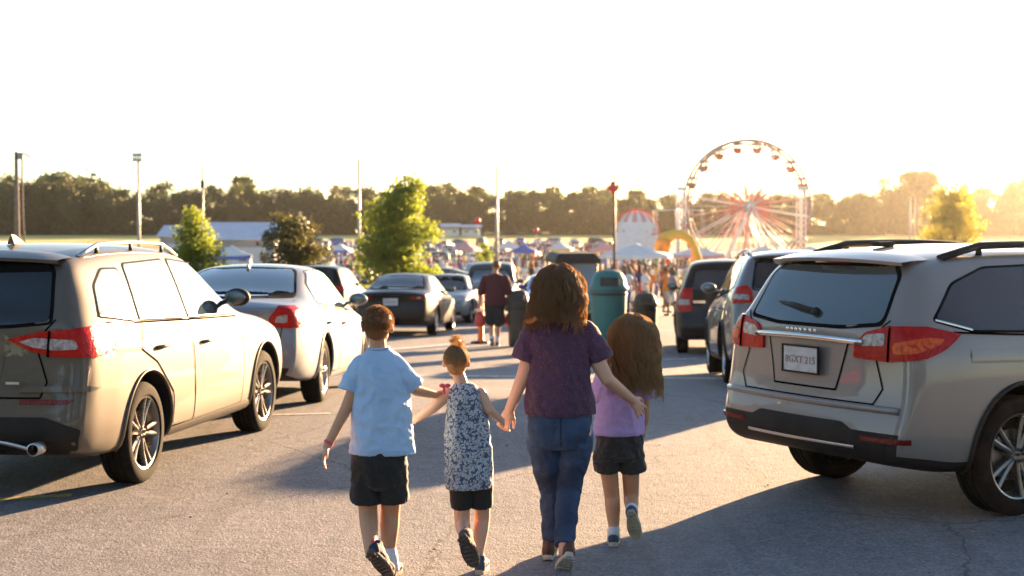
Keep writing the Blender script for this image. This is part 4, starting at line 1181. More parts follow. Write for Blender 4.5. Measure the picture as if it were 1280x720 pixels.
    mx5 = N(nt, 'ShaderNodeMix', data_type='RGBA'); mx5.inputs[7].default_value = (.075, .07, .075, 1); nt.links.new(sr.outputs['Result'], mx5.inputs[0]); nt.links.new(mx4.outputs[2], mx5.inputs[6]); nt.links.new(mx5.outputs[2], p.inputs['Base Color'])
    p.inputs['Roughness'].default_value = .82; p.inputs['Specular IOR Level'].default_value = .35
    h = N(nt, 'ShaderNodeMath', operation='ADD'); L(nt, agg, 'Distance', h, 0); L(nt, fine, 'Fac', h, 1)
    bp = N(nt, 'ShaderNodeBump', i_Strength=.55, i_Distance=.006); L(nt, h, 'Value', bp, 'Height')
    b2 = N(nt, 'ShaderNodeBump', i_Strength=.35, i_Distance=.03); L(nt, mid, 'Fac', b2, 'Height'); L(nt, bp, 'Normal', b2, 'Normal'); L(nt, b2, 'Normal', p, 'Normal')
    return m
M['asphalt'] = asphalt()
M['gravel'] = pbr('trodden gravel', (.30, .26, .22), .9, col2=(.20, .17, .14), nscale=.25, bump=.3, bscale=3)
M['drygrass'] = pbr('dry grass field', (.58, .44, .09), .9, col2=(.46, .40, .08), nscale=.03, bump=.5, bscale=2)
M['forestfloor'] = pbr('forest floor', (.05, .045, .02), .95, col2=(.03, .03, .015), nscale=.1)
M['linepaint'] = pbr('worn white line paint', (.55, .53, .50), .7, col2=(.26, .25, .24), nscale=18, mixlo=.42, mixhi=.6)
M['yellowpaint'] = pbr('worn yellow line paint', (.55, .42, .10), .7, col2=(.2, .17, .12), nscale=20, mixlo=.45, mixhi=.62)

YS = sorted(set([-60, -20, 0, 10] + [14 + .5 * i for i in range(0, 60)] + [44 + 2 * i for i in range(0, 40)] + [p[0] for p in TER] + [130 + 6 * i for i in range(0, 50)] + [500, 700, 900, 1500, 2500, 3500]))
def sheet(name, x0, x1, y0, y1, off, mat, nx=2, edge=None):
    ys = [y for y in YS if y0 < y < y1]; ys = [y0] + ys + [y1]
    mb = MB(); vs = []; fs = []
    for y in ys:
        for i in range(nx + 1): vs.append((x0 + (x1 - x0) * i / nx, y + (edge(x0 + (x1 - x0) * i / nx) if edge and y == y0 else 0), tz(y) + off))
    for r in range(len(ys) - 1):
        for i in range(nx): a = r * (nx + 1) + i; fs.append((a, a + 1, a + nx + 2, a + nx + 1))
    mb.add(vs, fs); o = mb.build(name, mat, fix=False); tag(o, kind='structure'); return o
sheet('ground', -3000, 3000, -60, 3500, -.03, M['gravel'], 6)
sheet('parking_lot', -60, 70, -40, 52, 0, M['asphalt'], 4)
sheet('field', -900, 900, 268, 352, .03, M['drygrass'], 40, edge=lambda x: 4 * math.sin(x * .05) + 3 * math.sin(x * .13))
sheet('forest_floor', -900, 900, 352, 900, .05, M['forestfloor'], 4)

def strip(name, a, b, w, mat, label, cat='road marking', n=10):
    a, b = Vector(a), Vector(b); t = (b - a).normalized(); q = Vector((-t.y, t.x, 0)) * w / 2
    mb = MB(); vs = []; fs = []
    for i in range(n + 1):
        p = a.lerp(b, i / n); z = max(tz(p.y + q.y), tz(p.y - q.y)) + .004
        vs += [(p.x - q.x, p.y - q.y, z), (p.x + q.x, p.y + q.y, z)]
    for i in range(n): fs.append((i * 2, i * 2 + 1, i * 2 + 3, i * 2 + 2))
    mb.add(vs, fs); o = mb.build(name, mat, fix=False); tag(o, kind='structure'); return o
g = lambda px, py: ray(px, py) * (-CAM_H / ray(px, py).z)
strip('parking_line', at(430, 432, 27.5) * Vector((1, 1, 0)), at(575, 425, 31) * Vector((1, 1, 0)), .22, M['linepaint'], '')
def patch_sheet(name, pts, mat, dz):
    mb = MB(); mb.add([(x, y, tz(y) + dz) for x, y in pts], [tuple(range(len(pts)))]); tag(mb.build(name, mat, smooth=False, fix=False), kind='structure')
M['patch_tar'] = pbr('dark repair asphalt', (.075, .072, .078), .85, col2=(.11, .106, .112), nscale=11, bump=.4, bscale=90)
patch_sheet('asphalt_patch', [(-1.9, 8.15), (-.35, 8.3), (-.3, 8.75), (-.95, 8.8), (-1.0, 8.65), (-1.95, 8.6)], M['patch_tar'], .003) if False else None
strip('parking_line', (-5.2, 9.0, 0), (-2.95, 9.85, 0), .10, M['yellowpaint'], '')
strip('parking_line', (-4.2, 13.6, 0), (-1.75, 14.2, 0), .11, M['linepaint'], '')
strip('parking_line', (1.2, 24.5, 0), (3.2, 25.6, 0), .12, M['linepaint'], '')
strip('parking_line', (-1.9, 20.6, 0), (3.1, 19.6, 0), .16, M['linepaint'], '')
M['leaf_dry'] = pbr('dry leaf', (.30, .18, .07), .8)

# ------------------------------------------------------------------ foliage
def crown(name, mat, seed, blobs, nleaf, ls, n_in=.25, flat=.5):
    """leaf-sized faces through the crown volume; blobs = [(centre, radii)]"""
    rnd = random.Random(seed); mb = MB(); vs = []; fs = []
    vols = [r[0] * r[1] * r[2] for c, r in blobs]; tot = sum(v ** .67 for v in vols)
    for (c, r), v in zip(blobs, vols):
        k = int(nleaf * v ** .67 / tot)
        # clusters of leaves
        ncl = max(4, k // 9)
        for _ in range(ncl):
            d = Vector((rnd.gauss(0, 1), rnd.gauss(0, 1), rnd.gauss(0, 1))).normalized()
            rad = rnd.uniform(.55, 1.03) if rnd.random() > n_in else rnd.uniform(.1, .7)
            if rnd.random() < .12: rad *= 1.15
            cc = Vector(c) + Vector((d.x * r[0], d.y * r[1], d.z * r[2])) * rad
            for _ in range(9):
                p = cc + Vector((rnd.gauss(0, 1), rnd.gauss(0, 1), rnd.gauss(0, .8))) * ls * 1.15
                n = (d * .6 + Vector((rnd.gauss(0, 1), rnd.gauss(0, 1), rnd.gauss(.2, 1)))).normalized()
                t = n.cross(Vector((rnd.gauss(0, 1), rnd.gauss(0, 1), rnd.gauss(0, 1)))).normalized(); b = n.cross(t)
                s = ls * rnd.uniform(.55, 1.2)
                i = len(vs)
                vs += [p - t * s, p - b * s * flat, p + t * s, p + b * s * flat]; fs.append((i, i + 1, i + 2, i + 3))
    mb.add(vs, fs); return mb.mesh(name, mat, False)
def trunk_mesh(name, mat, h, r, seed, limbs=5, reach=1.2, z0=.35):
    rnd = random.Random(seed); mb = MB()
    pts = [Vector((rnd.gauss(0, r * .3) * (i > 0), rnd.gauss(0, r * .3) * (i > 0), h * i / 6)) for i in range(7)]
    mb.tube(pts, [r * 1.35, r, r * .9, r * .78, r * .62, r * .42, r * .15], 8)
    for k in range(limbs):
        a = rnd.uniform(0, 6.28); z = h * rnd.uniform(z0, .85); d = Vector((math.cos(a), math.sin(a), rnd.uniform(.5, 1.0)))
        p = Vector((0, 0, z)); ln = reach * rnd.uniform(.5, 1)
        mb.tube([p, p + d * ln * .4, p + d * ln * .75 + Vector((0, 0, ln * .12)), p + d * ln + Vector((0, 0, ln * .3))], [r * .45, r * .3, r * .18, r * .06], 6)
    return mb.mesh(name, mat, True)
M['bark'] = pbr('bark', (.10, .075, .055), .9, col2=(.05, .038, .028), nscale=9, bump=.6, bscale=20)
M['leaf_wood'] = leafmat('dark wood foliage', (.022, .042, .012), (.046, .072, .018), (.10, .14, .025), .12, .18)
M['leaf_oak'] = leafmat('mid green foliage', (.030, .046, .013), (.055, .070, .018), (.15, .17, .03), .2, .22)
M['leaf_light'] = leafmat('yellow green foliage', (.075, .115, .016), (.13, .165, .022), (.34, .42, .045), 1.5, .44)
M['leaf_dark'] = leafmat('dark shrub foliage', (.030, .040, .012), (.055, .058, .016), (.18, .17, .03), 1.5, .25)
M['leaf_gold'] = leafmat('golden green foliage', (.09, .11, .018), (.12, .13, .022), (.55, .48, .06), 1.2, .45)

def tree(name, label, loc, cm, tm, sc=1., rz=0., group=None):
    r = empty(name, loc, rz, label, 'tree', group); r.scale = (sc, sc, sc) if not isinstance(sc, tuple) else sc
    link_mesh('trunk', tm, r); link_mesh('crown', cm, r)
    return r
rnd = random.Random(4)
# young trees on the slope
def young(seed, w, h, z0, nb=9, pw=.7, wide=1.):
    rr = random.Random(seed); out = []
    for i in range(nb):
        t = (i + .5) / nb; z = z0 + (h - z0) * t; prof = (math.sin(PI * min(.97, t * .80 + .17))) ** pw
        a = rr.uniform(0, 6.28); q = w * .5 * prof
        out.append(((math.cos(a) * q * .34, math.sin(a) * q * .34, z), (q * .80, q * .80, (h - z0) / nb * 1.35)))
    return out
def young_tree(label, px, Y, wpx, toppx, mat, ls, n, seed, z0=.5, pw=.7):
    s = Y / F_PX; w = wpx * s * 1.08; gz = tz(Y); top = CAM_H + (283 - toppx) * s; h = top - gz
    cm = crown('crown', M[mat], seed, young(seed, w, h * .97, z0, 11, pw), n, ls)
    tm = trunk_mesh('trunk', M['bark'], h * .85, .045 * h ** .6, seed, 9, w * .4, .15)
    return tree('young_tree', label, (X_of(px, Y), Y, gz), cm, tm)
young_tree('largest young tree, broad and yellow green, standing beyond the black sedan', 503, 58, 100, 224, 'leaf_light', .085, 20000, 11, .3, .38)
young_tree('small bright yellow green tree behind the champagne SUV, in front of the white building', 247, 46, 76, 262, 'leaf_light', .065, 10000, 12, .3, .6)
young_tree('dark bronze green bushy tree just beyond the roof of the silver sedan', 363, 50, 104, 268, 'leaf_dark', .075, 12000, 13, .3, .5)
young_tree('golden green young tree beyond the roof rails of the warm silver SUV', 1193, 90, 92, 228, 'leaf_gold', .11, 13000, 14, .5, .5)
young_tree('low round green shrub among the far parked cars near the light pole', 607, 95, 24, 300, 'leaf_light', .10, 1500, 16, .2)

# woodland: the far wall of trees (one mass) with single trees standing out in front of and above it
def wood_blobs(seed, w, h, z0=.12):
    rr = random.Random(seed); out = []
    for i in range(9):
        t = rr.uniform(0, 1); z = h * (z0 + (1 - z0) * t * .88); q = w * .5 * (1 - .55 * t * t)
        a = rr.uniform(0, 6.28); d = q * rr.uniform(.1, .6)
        out.append(((math.cos(a) * d, math.sin(a) * d, z), (q * .55, q * .55, h * rr.uniform(.09, .15))))
    out.append(((0, 0, h * .86), (w * .2, w * .2, h * .12)))
    return out
protos = []
for s in range(6):
    protos.append((crown('wood_crown', M['leaf_wood'] if s % 2 else M['leaf_oak'], 40 + s, wood_blobs(40 + s, 9.5, 12.0, .05), 3000, .40), trunk_mesh('wood_trunk', M['bark'], 10.5, .22, 40 + s, 5, 3.)))
mass = MB()
mv = []; mf = []; mt = []
def add_inst(me, mat4, mi):
    n = len(mv)
    for v in me.vertices: mv.append(mat4 @ v.co)
    for p in me.polygons: mf.append(tuple(n + i for i in p.vertices)); mt.append(mi)
def topline(px):
    """height of the tree line in the photograph, pixels above the horizon"""
    tab = [(-500, 52), (0, 58), (40, 62), (85, 66), (130, 60), (165, 42), (200, 50), (235, 48), (300, 58), (340, 48), (400, 52), (430, 54), (520, 44), (545, 60), (600, 46), (640, 42), (700, 46), (750, 52), (800, 40), (850, 40), (1000, 44), (1080, 42), (1240, 46), (1290, 58), (1500, 62), (1900, 60)]
    return lerp_tab(tab, px)
for row, (Y, dx) in enumerate(((370, 4.6), (377, 4.8), (386, 5.2), (398, 5.4))):
    x = -160 if row > 1 else -290
    while x < (185 if row > 1 else 310):
        px = 640 + x / Y * F_PX
        H = topline(px) / F_PX * Y + 1.5
        k = H / 12.0 * rnd.choice([.84, .9, .95, 1.0, 1.0, 1.12]) * rnd.uniform(.95, 1.05) * (.97 if row == 0 else 1.0)
        me = protos[rnd.randrange(6)]
        m4 = Matrix.Translation((x + rnd.uniform(-1.2, 1.2), Y + rnd.uniform(-3, 3), 0)) @ Matrix.Rotation(rnd.uniform(0, 6.28), 4, 'Z') @ Matrix.Diagonal((k * rnd.uniform(.9, 1.25), k * rnd.uniform(.9, 1.25), k, 1))
        add_inst(me[0], m4, 0)
        if row == 0: add_inst(me[1], m4, 1)
        x += dx * rnd.uniform(.8, 1.2)
mass.v = [tuple(v) for v in mv]; mass.f = mf; mass.m = mt
tag(mass.build('woodland', [M['leaf_wood'], M['bark']], fix=False, smooth=False), 'dense dark woodland closing the field along the whole horizon', 'woodland', kind='stuff')
bigc = crown('crown', M['leaf_oak'], 77, wood_blobs(77, 12, 15, .2), 6500, .42)
bigt = trunk_mesh('trunk', M['bark'], 13, .35, 77, 8, 4.)
loose = crown('crown', M['leaf_oak'], 78, wood_blobs(80, 8, 12, .3), 2200, .34); looset = trunk_mesh('trunk', M['bark'], 11.5, .2, 78, 9, 3.2)
def edge_tree(label, px, Y, toppx, wfac=1., c=None):
    H = (283 - toppx) / F_PX * Y + 1.6; cm, tm, h0 = (bigc, bigt, 15) if c is None else (loose, looset, 12)
    k = H / h0; tree('woodland_tree', label, (X_of(px, Y), Y, tz(Y)), cm, tm, (k * wfac, k * wfac, k), px * .7)
rr_ = random.Random(3)
bb_ = [((rr_.uniform(-1, 1) * 4.6, rr_.uniform(-1, 1) * 3.2, 12.0 + rr_.uniform(-3.2, 2.6)), (rr_.uniform(1.8, 2.8), rr_.uniform(1.8, 2.8), rr_.uniform(1.1, 1.7))) for _ in range(13)] + [((0, 0, 12.8), (5.2, 4, 2.6)), ((0, 0, 9), (6.0, 4, 3))]
bigc2 = crown('crown', M['leaf_wood'], 91, bb_, 9000, .40)
tree('woodland_tree', 'tallest round crowned tree, rising above the woodland right of the Ferris wheel', (X_of(1146, 362), 362, tz(362)), bigc2, bigt, 1.02)
edge_tree('tall thin leafed tree left of the tallest round tree on the right', 1108, 364, 216, .9, 1)
edge_tree('tree with a slender top standing above the golden young tree on the right', 1206, 366, 222, .8, 1)
edge_tree('broad dark tree at the right edge behind the warm silver SUV', 1268, 355, 223, 1.2)
edge_tree('pointed tree above the woodland between the utility pole and the floodlight mast', 86, 364, 214, .7, 1)
edge_tree('spreading tree above the woodland just left of the floodlight mast', 132, 364, 222, .9, 1)
edge_tree('thin crowned tree above the woodland at the left edge', 8, 364, 222, .9, 1)
edge_tree('thin crowned tree beside the utility pole on the left', 44, 366, 226, .8, 1)
edge_tree('rounded tree top above the woodland between the two bushy young trees', 300, 364, 226, .8, 1)
edge_tree('tree lit yellow above the woodland right of the dark bushy tree', 420, 364, 226, .9, 1)
edge_tree('thin pointed tree just right of the largest young tree', 549, 364, 228, .7, 1)
edge_tree('loose crowned tree behind the pole with the red balloons', 742, 364, 228, .9, 1)
edge_tree('low spreading tree left of the pole with the red balloons', 690, 364, 233, .9, 1)
edge_tree('thin tree at the right of the ribbed dome', 800, 364, 239, .8, 1)

# ------------------------------------------------------------------ poles
M['wood_pole'] = pbr('weathered wood pole', (.22, .17, .13), .85, col2=(.14, .11, .085), nscale=6, bump=.4, bscale=30)
M['steel'] = pbr('galvanised steel', (.38, .36, .33), .5, .6, col2=(.28, .26, .24), nscale=5)
M['dark_metal'] = pbr('dark painted metal', (.03, .028, .026), .5, .3)
M['white_metal'] = pbr('white painted steel', (.72, .70, .68), .45, .1, col2=(.6, .57, .54), nscale=4)
M['lamp_glass'] = pbr('lamp glass', (.5, .5, .48), .15)
def pole(name, label, px, Y, toppx, wpx, mat, head=None, cat='light pole'):
    s = Y / F_PX; gz = tz(Y); H = CAM_H + (283 - toppx) * s - gz; r = wpx * s / 2 * 1.3
    o = empty(name, (X_of(px, Y), Y, gz), 0, label, cat)
    m = MB(); m.tube([(0, 0, -.2), (0, 0, H * .5), (0, 0, H)], [r * 1.15, r, r * .75], 10); m.build('pole', M[mat], o)
    b = MB(); b.lathe([(.001, .32), (r * 2.2, .32), (r * 2.4, .28), (r * 2.4, -.1)], 14, 'z'); b.build('footing', M['gravel'], o, sharp=30)
    return o, H, r, s
o, H, r, s = pole('utility_pole', 'thick weathered wooden utility pole at the left edge', 22, 88, 190, 5, 'wood_pole', cat='utility pole')
m = MB(); m.tube([(0, 0, H - .15), (.5, 0, H - .12), (.9, 0, H - .35)], .05, 8); m.build('arm', M['dark_metal'], o)
m = MB(); m.ell((.2, 0, H - .25), (.13, .13, .22)); m.build('insulator', M['steel'], o)
m = MB(); m.tube([(.4, -.3, -.1), (.15, -.3, 4.5), (.1, -.15, 8.2)], .06, 8)
tag(m.build('brace_pole', M['wood_pole']), 'thin leaning brace pole just right of the thick utility pole', 'pole').location = (X_of(28, 86), 86, tz(86))
o, H, r, s = pole('floodlight_mast', 'steel mast carrying a dark cluster of floodlights, above the champagne SUV', 174, 100, 200, 3, 'steel', cat='floodlight')
m = MB(); m.box((0, 0, H), (.55, .06, .06)); m.box((0, 0, H + .3), (.5, .06, .06)); m.tube([(0, 0, H - .1), (0, 0, H + .4)], .04, 6); m.build('bracket', M['dark_metal'], o)
for zz in (0, .32):
    for xx in (-.24, 0, .24):
        l = MB(); l.box((xx, -.14, H + zz), (.23, .20, .27), None); f = l.build('lamp_head', M['dark_metal'], o, smooth=False, bevel=.02)
        l = MB(); l.box((xx, -.245, H + zz), (.18, .012, .21)); l.build('lamp_lens', M['lamp_glass'], f, smooth=False)
for (nm, lab, px, Y, tp, w, kind) in (('light_pole', 'slim steel pole with a small lamp, rising behind the small bright tree', 254, 100, 210, 2.4, 'small'),
                                ('light_pole', 'slim steel pole standing left of the largest young tree', 449, 85, 199, 3, 'small'),
                                ('light_pole', 'slim steel pole rising above the dark van near the centre', 621, 85, 212, 3, 'small')):
    o, H, r, s = pole(nm, lab, px, Y, tp, w, 'steel')
    m = MB(); m.tube([(0, 0, H - .05), (.0, -.25, H + .05)], .03, 6); m.build('arm', M['steel'], o)
    m = MB(); m.box((0, -.35, H + .05), (.16, .36, .09)); m.build('lamp_head', M['dark_metal'], o, smooth=False, bevel=.02)
    if px == 254:
        m = MB(); m.box((.02, 0, H - 1.1), (.3, .22, .5)); m.build('transformer_box', M['dark_metal'], o, smooth=False, bevel=.03)
for px in (1137, 1143):
    o, H, r, s = pole('light_pole', 'left one of the two thin poles in front of the tallest round tree' if px == 1137 else 'right one of the two thin poles in front of the tallest round tree', px, 240, 247, 1.8, 'steel')
    m = MB(); m.box((0, -.2, H), (.3, .5, .15)); m.build('lamp_head', M['steel'], o, smooth=False)
M['red_balloon'] = pbr('red balloon rubber', (.62, .03, .02), .25, coat=.5)
M['yellow_balloon'] = pbr('yellow balloon rubber', (.75, .38, .03), .25, coat=.5)
o, H, r, s = pole('flag_pole', 'slim dark pole right of the woman, rising to a bunch of red balloons', 768, 75, 215, 2.6, 'dark_metal', cat='pole')
bz = CAM_H + (283 - 236) * 75 / F_PX - tz(75)
bc = empty('balloon_bunch', (X_of(766, 75), 75, tz(75) + bz), 0, 'bunch of red and yellow balloons tied high on the slim dark pole', 'balloons')
for (dx, dy, dz, mt) in ((0, -.1, .12, 'red_balloon'), (-.13, -.12, 0, 'red_balloon'), (.12, -.14, -.02, 'red_balloon'), (0, -.16, -.15, 'red_balloon'), (-.2, -.02, .02, 'yellow_balloon'), (.22, -.02, .08, 'yellow_balloon'), (-.02, .12, .22, 'red_balloon')):
    m = MB(); m.ell((dx, dy, dz), (.13, .13, .16), nu=14, nv=10); m.build('balloon', M[mt], bc)
b1 = empty('balloon', at(597, 276, 90), 0, 'single red balloon floating above the parked cars, against the woodland', 'balloon')
m = MB(); m.ell((0, 0, 0), (.19, .19, .23)); m.build('envelope', M['red_balloon'], b1)
m = MB(); m.tube([(0, 0, -.22), (.05, 0, -.8), (0, 0, -1.6)], .012, 4); m.build('string', M['white_metal'], b1)
b1 = empty('balloon', at(670, 288, 150), 0, 'small coral balloon floating over the crowd left of the woman\'s head', 'balloon')
m = MB(); m.ell((0, 0, 0), (.26, .26, .32)); m.build('envelope', M['red_balloon'], b1)
m = MB(); m.tube([(0, 0, -.3), (.05, 0, -1.3), (0, 0, -2.6)], .02, 4); m.build('string', M['white_metal'], b1)

# ------------------------------------------------------------------ buildings
M['wall_white'] = pbr('white cladding', (.70, .67, .66), .7, col2=(.60, .56, .54), nscale=1.5)
M['roof_pale'] = pbr('pale metal roof', (.62, .60, .66), .45, .2, col2=(.54, .52, .57), nscale=1.)
M['shade_wall'] = pbr('grey fascia', (.34, .32, .31), .7)  # wall colour darkened to stand for shade below the eave
def shed(name, label, cat, pxa, pxb, Y, toppx, eavepx, depth, roofm='roof_pale', gzo=0, wins=5):
    s = Y / F_PX; x0, x1 = X_of(pxa, Y), X_of(pxb, Y); gz = tz(Y) + gzo; cx = (x0 + x1) / 2; w = x1 - x0
    zt = CAM_H + (283 - toppx) * s - gz; ze = CAM_H + (283 - eavepx) * s - gz
    o = empty(name, (cx, Y, gz), 0, label, cat)
    m = MB(); m.box((0, depth / 2, ze / 2), (w * .98, depth, ze)); m.build('wall', M['wall_white'], o, smooth=False)
    m = MB(); e = w / 2 + .25
    m.add([(-e, -.6, ze), (e, -.6, ze), (e, depth / 2, zt), (-e, depth / 2, zt), (-e, depth + .6, ze), (e, depth + .6, ze), (-e, -.6, ze + .12), (e, -.6, ze + .12), (e, depth / 2, zt + .12), (-e, depth / 2, zt + .12), (-e, depth + .6, ze + .12), (e, depth + .6, ze + .12)],
          [(0, 1, 2, 3), (3, 2, 5, 4), (6, 9, 8, 7), (9, 10, 11, 8), (0, 6, 7, 1), (4, 5, 11, 10), (1, 7, 8, 2), (2, 8, 11, 5), (0, 3, 9, 6), (3, 4, 10, 9)])
    m.build('roof', M[roofm], o, smooth=False)
    m = MB(); m.box((0, -.06, ze - .35), (w * .97, .10, .7)); m.build('eave_shade', M['shade_wall'], o, smooth=False)  # strip coloured as the roof's shadow along the top of the wall
    for k in range(wins):
        xx = -w / 2 + w * (k + .5) / wins
        m = MB(); m.box((xx, -.03, ze * .5), (w / wins * .42, .08, ze * .26)); f = m.build('window', M['glass_far'], o, smooth=False)
        m = MB(); 
        for dz in (-1, 1): m.box((xx, -.06, ze * .5 + dz * ze * .14), (w / wins * .46, .10, .1))
        m.build('window_frame', M['wall_white'], f, smooth=False)
    return o
shed('exhibition_hall', 'long low white building with a pale pitched roof, behind the two bushy young trees', 'building', 236, 344, 150, 279, 300, 9, wins=4)
shed('storage_shed', 'small whitish shed at the left end of the long white building', 'shed', 200, 234, 158, 283, 296, 6, wins=1)
shed('field_shed', 'low pale shed at the far side of the field, left of the single red balloon', 'shed', 551, 574, 345, 280, 283.5, 4, wins=2)
shed('field_shed', 'longer low pale shed at the far side of the field, just right of the first', 'shed', 577, 601, 345, 281.5, 284, 4, wins=2)

# ------------------------------------------------------------------ tents and stalls
M['canvas_white'] = pbr('white canvas', (.74, .72, .70), .8, col2=(.66, .62, .60), nscale=2)
M['canvas_blue'] = pbr('blue canvas', (.06, .12, .42), .8)
M['canvas_red'] = pbr('red canvas', (.55, .05, .04), .8)
M['canvas_yellow'] = pbr('yellow canvas', (.70, .42, .06), .8)
M['canvas_pink'] = pbr('pink canvas', (.62, .30, .30), .8)
M['canvas_green'] = pbr('green canvas', (.08, .25, .14), .8)
def tent(label, x, Y, w, d, h, peak, mat, group, stripe=None, rz=0.):
    o = empty('market_tent', (x, Y, tz(Y)), rz, label, 'tent', group)
    m = MB(); e = .12
    P = [(-w / 2, -d / 2), (w / 2, -d / 2), (w / 2, d / 2), (-w / 2, d / 2)]
    vs = []; fs = []; nseg = 6
    for i in range(4):
        a, b = Vector(P[i]), Vector(P[(i + 1) % 4])
        for k in range(nseg): 
            q = a.lerp(b, k / nseg); sag = -.10 * math.sin(PI * k / nseg); vs.append((q.x, q.y, h + sag))
    n = len(vs)
    for i in range(n): q = vs[i]; vs.append((q[0] * .45, q[1] * .45, h + (peak - h) * .42))
    vs.append((0, 0, peak))
    for i in range(n): j = (i + 1) % n; fs.append((i, j, n + j, n + i)); fs.append((n + i, n + j, 2 * n))
    m.add(vs, fs); m.build('roof', M[mat], o)
    m = MB(); vs2 = []; fs = []
    for i in range(n): q = vs[i]; vs2 += [(q[0] * 1.002, q[1] * 1.002, q[2]), (q[0] * 1.02, q[1] * 1.02, q[2] - .28)]
    for i in range(n): j = (i + 1) % n; fs.append((i * 2, j * 2, j * 2 + 1, i * 2 + 1))
    m.add(vs2, fs); m.build('valance', M[stripe or mat], o)
    for (a, b) in P:
        m = MB(); m.tube([(a, b, 0), (a, b, h)], .035, 6); m.build('leg', M['white_metal'], o)
    m = MB(); m.box((0, -d * .35, .5), (w * .8, .6, .9)); m.build('counter', M['canvas_white'], o, smooth=False, bevel=.02)
    return o
TG = 'tents and stalls across the fairground'
tents = [
 (795, 118, 6.5, 5, 2.4, 3.5, 'canvas_white', None, 'wide white marquee with a long sloping roof, left of the orange slide'),
 (872, 132, 5.0, 4, 2.3, 3.3, 'canvas_white', 'canvas_pink', 'white tent with a pink valance below the Ferris wheel, on its left'),
 (955, 140, 5.0, 4, 2.3, 3.3, 'canvas_white', None, 'plain white tent under the right half of the Ferris wheel'),
 (1012, 130, 4.6, 4, 2.3, 3.3, 'canvas_white', 'canvas_blue', 'white tent with a blue valance, right of the Ferris wheel'),
 (1045, 150, 4.6, 4, 2.3, 3.3, 'canvas_blue', None, 'blue tent right of the Ferris wheel'),
 (755, 190, 4.2, 4, 2.4, 3.6, 'canvas_pink', None, 'pink tent behind the balloon pole'),
 (700, 205, 4.2, 4, 2.4, 3.6, 'canvas_white', 'canvas_yellow', 'white tent with a yellow valance beyond the woman\'s head'),
 (655, 180, 3.6, 4, 2.4, 3.4, 'canvas_blue', None, 'blue tent left of the woman\'s head'),
 (636, 215, 3.6, 4, 2.4, 3.6, 'canvas_white', None, 'white tent far back beyond the dark van'),
 (583, 205, 3.8, 4, 2.4, 3.6, 'canvas_pink', None, 'pink tent far back right of the largest young tree'),
 (425, 190, 3.8, 4, 2.4, 3.4, 'canvas_white', 'canvas_blue', 'white tent with a blue valance between the dark bushy tree and the largest young tree'),
 (290, 122, 3.8, 3, 2.3, 3.3, 'canvas_white', 'canvas_blue', 'small white tent in front of the long white building'),
 (1100, 165, 4.6, 4, 2.3, 3.3, 'canvas_yellow', None, 'yellow tent right of the blue tent'),
]
for (px, Y, w, d, h, pk, mt, st, lab) in tents: tent(lab, X_of(px, Y), Y, w * .8, d * .8, h * .92, h * .92 + (pk - h) * .8, mt, TG, st, rnd.uniform(-.3, .3))

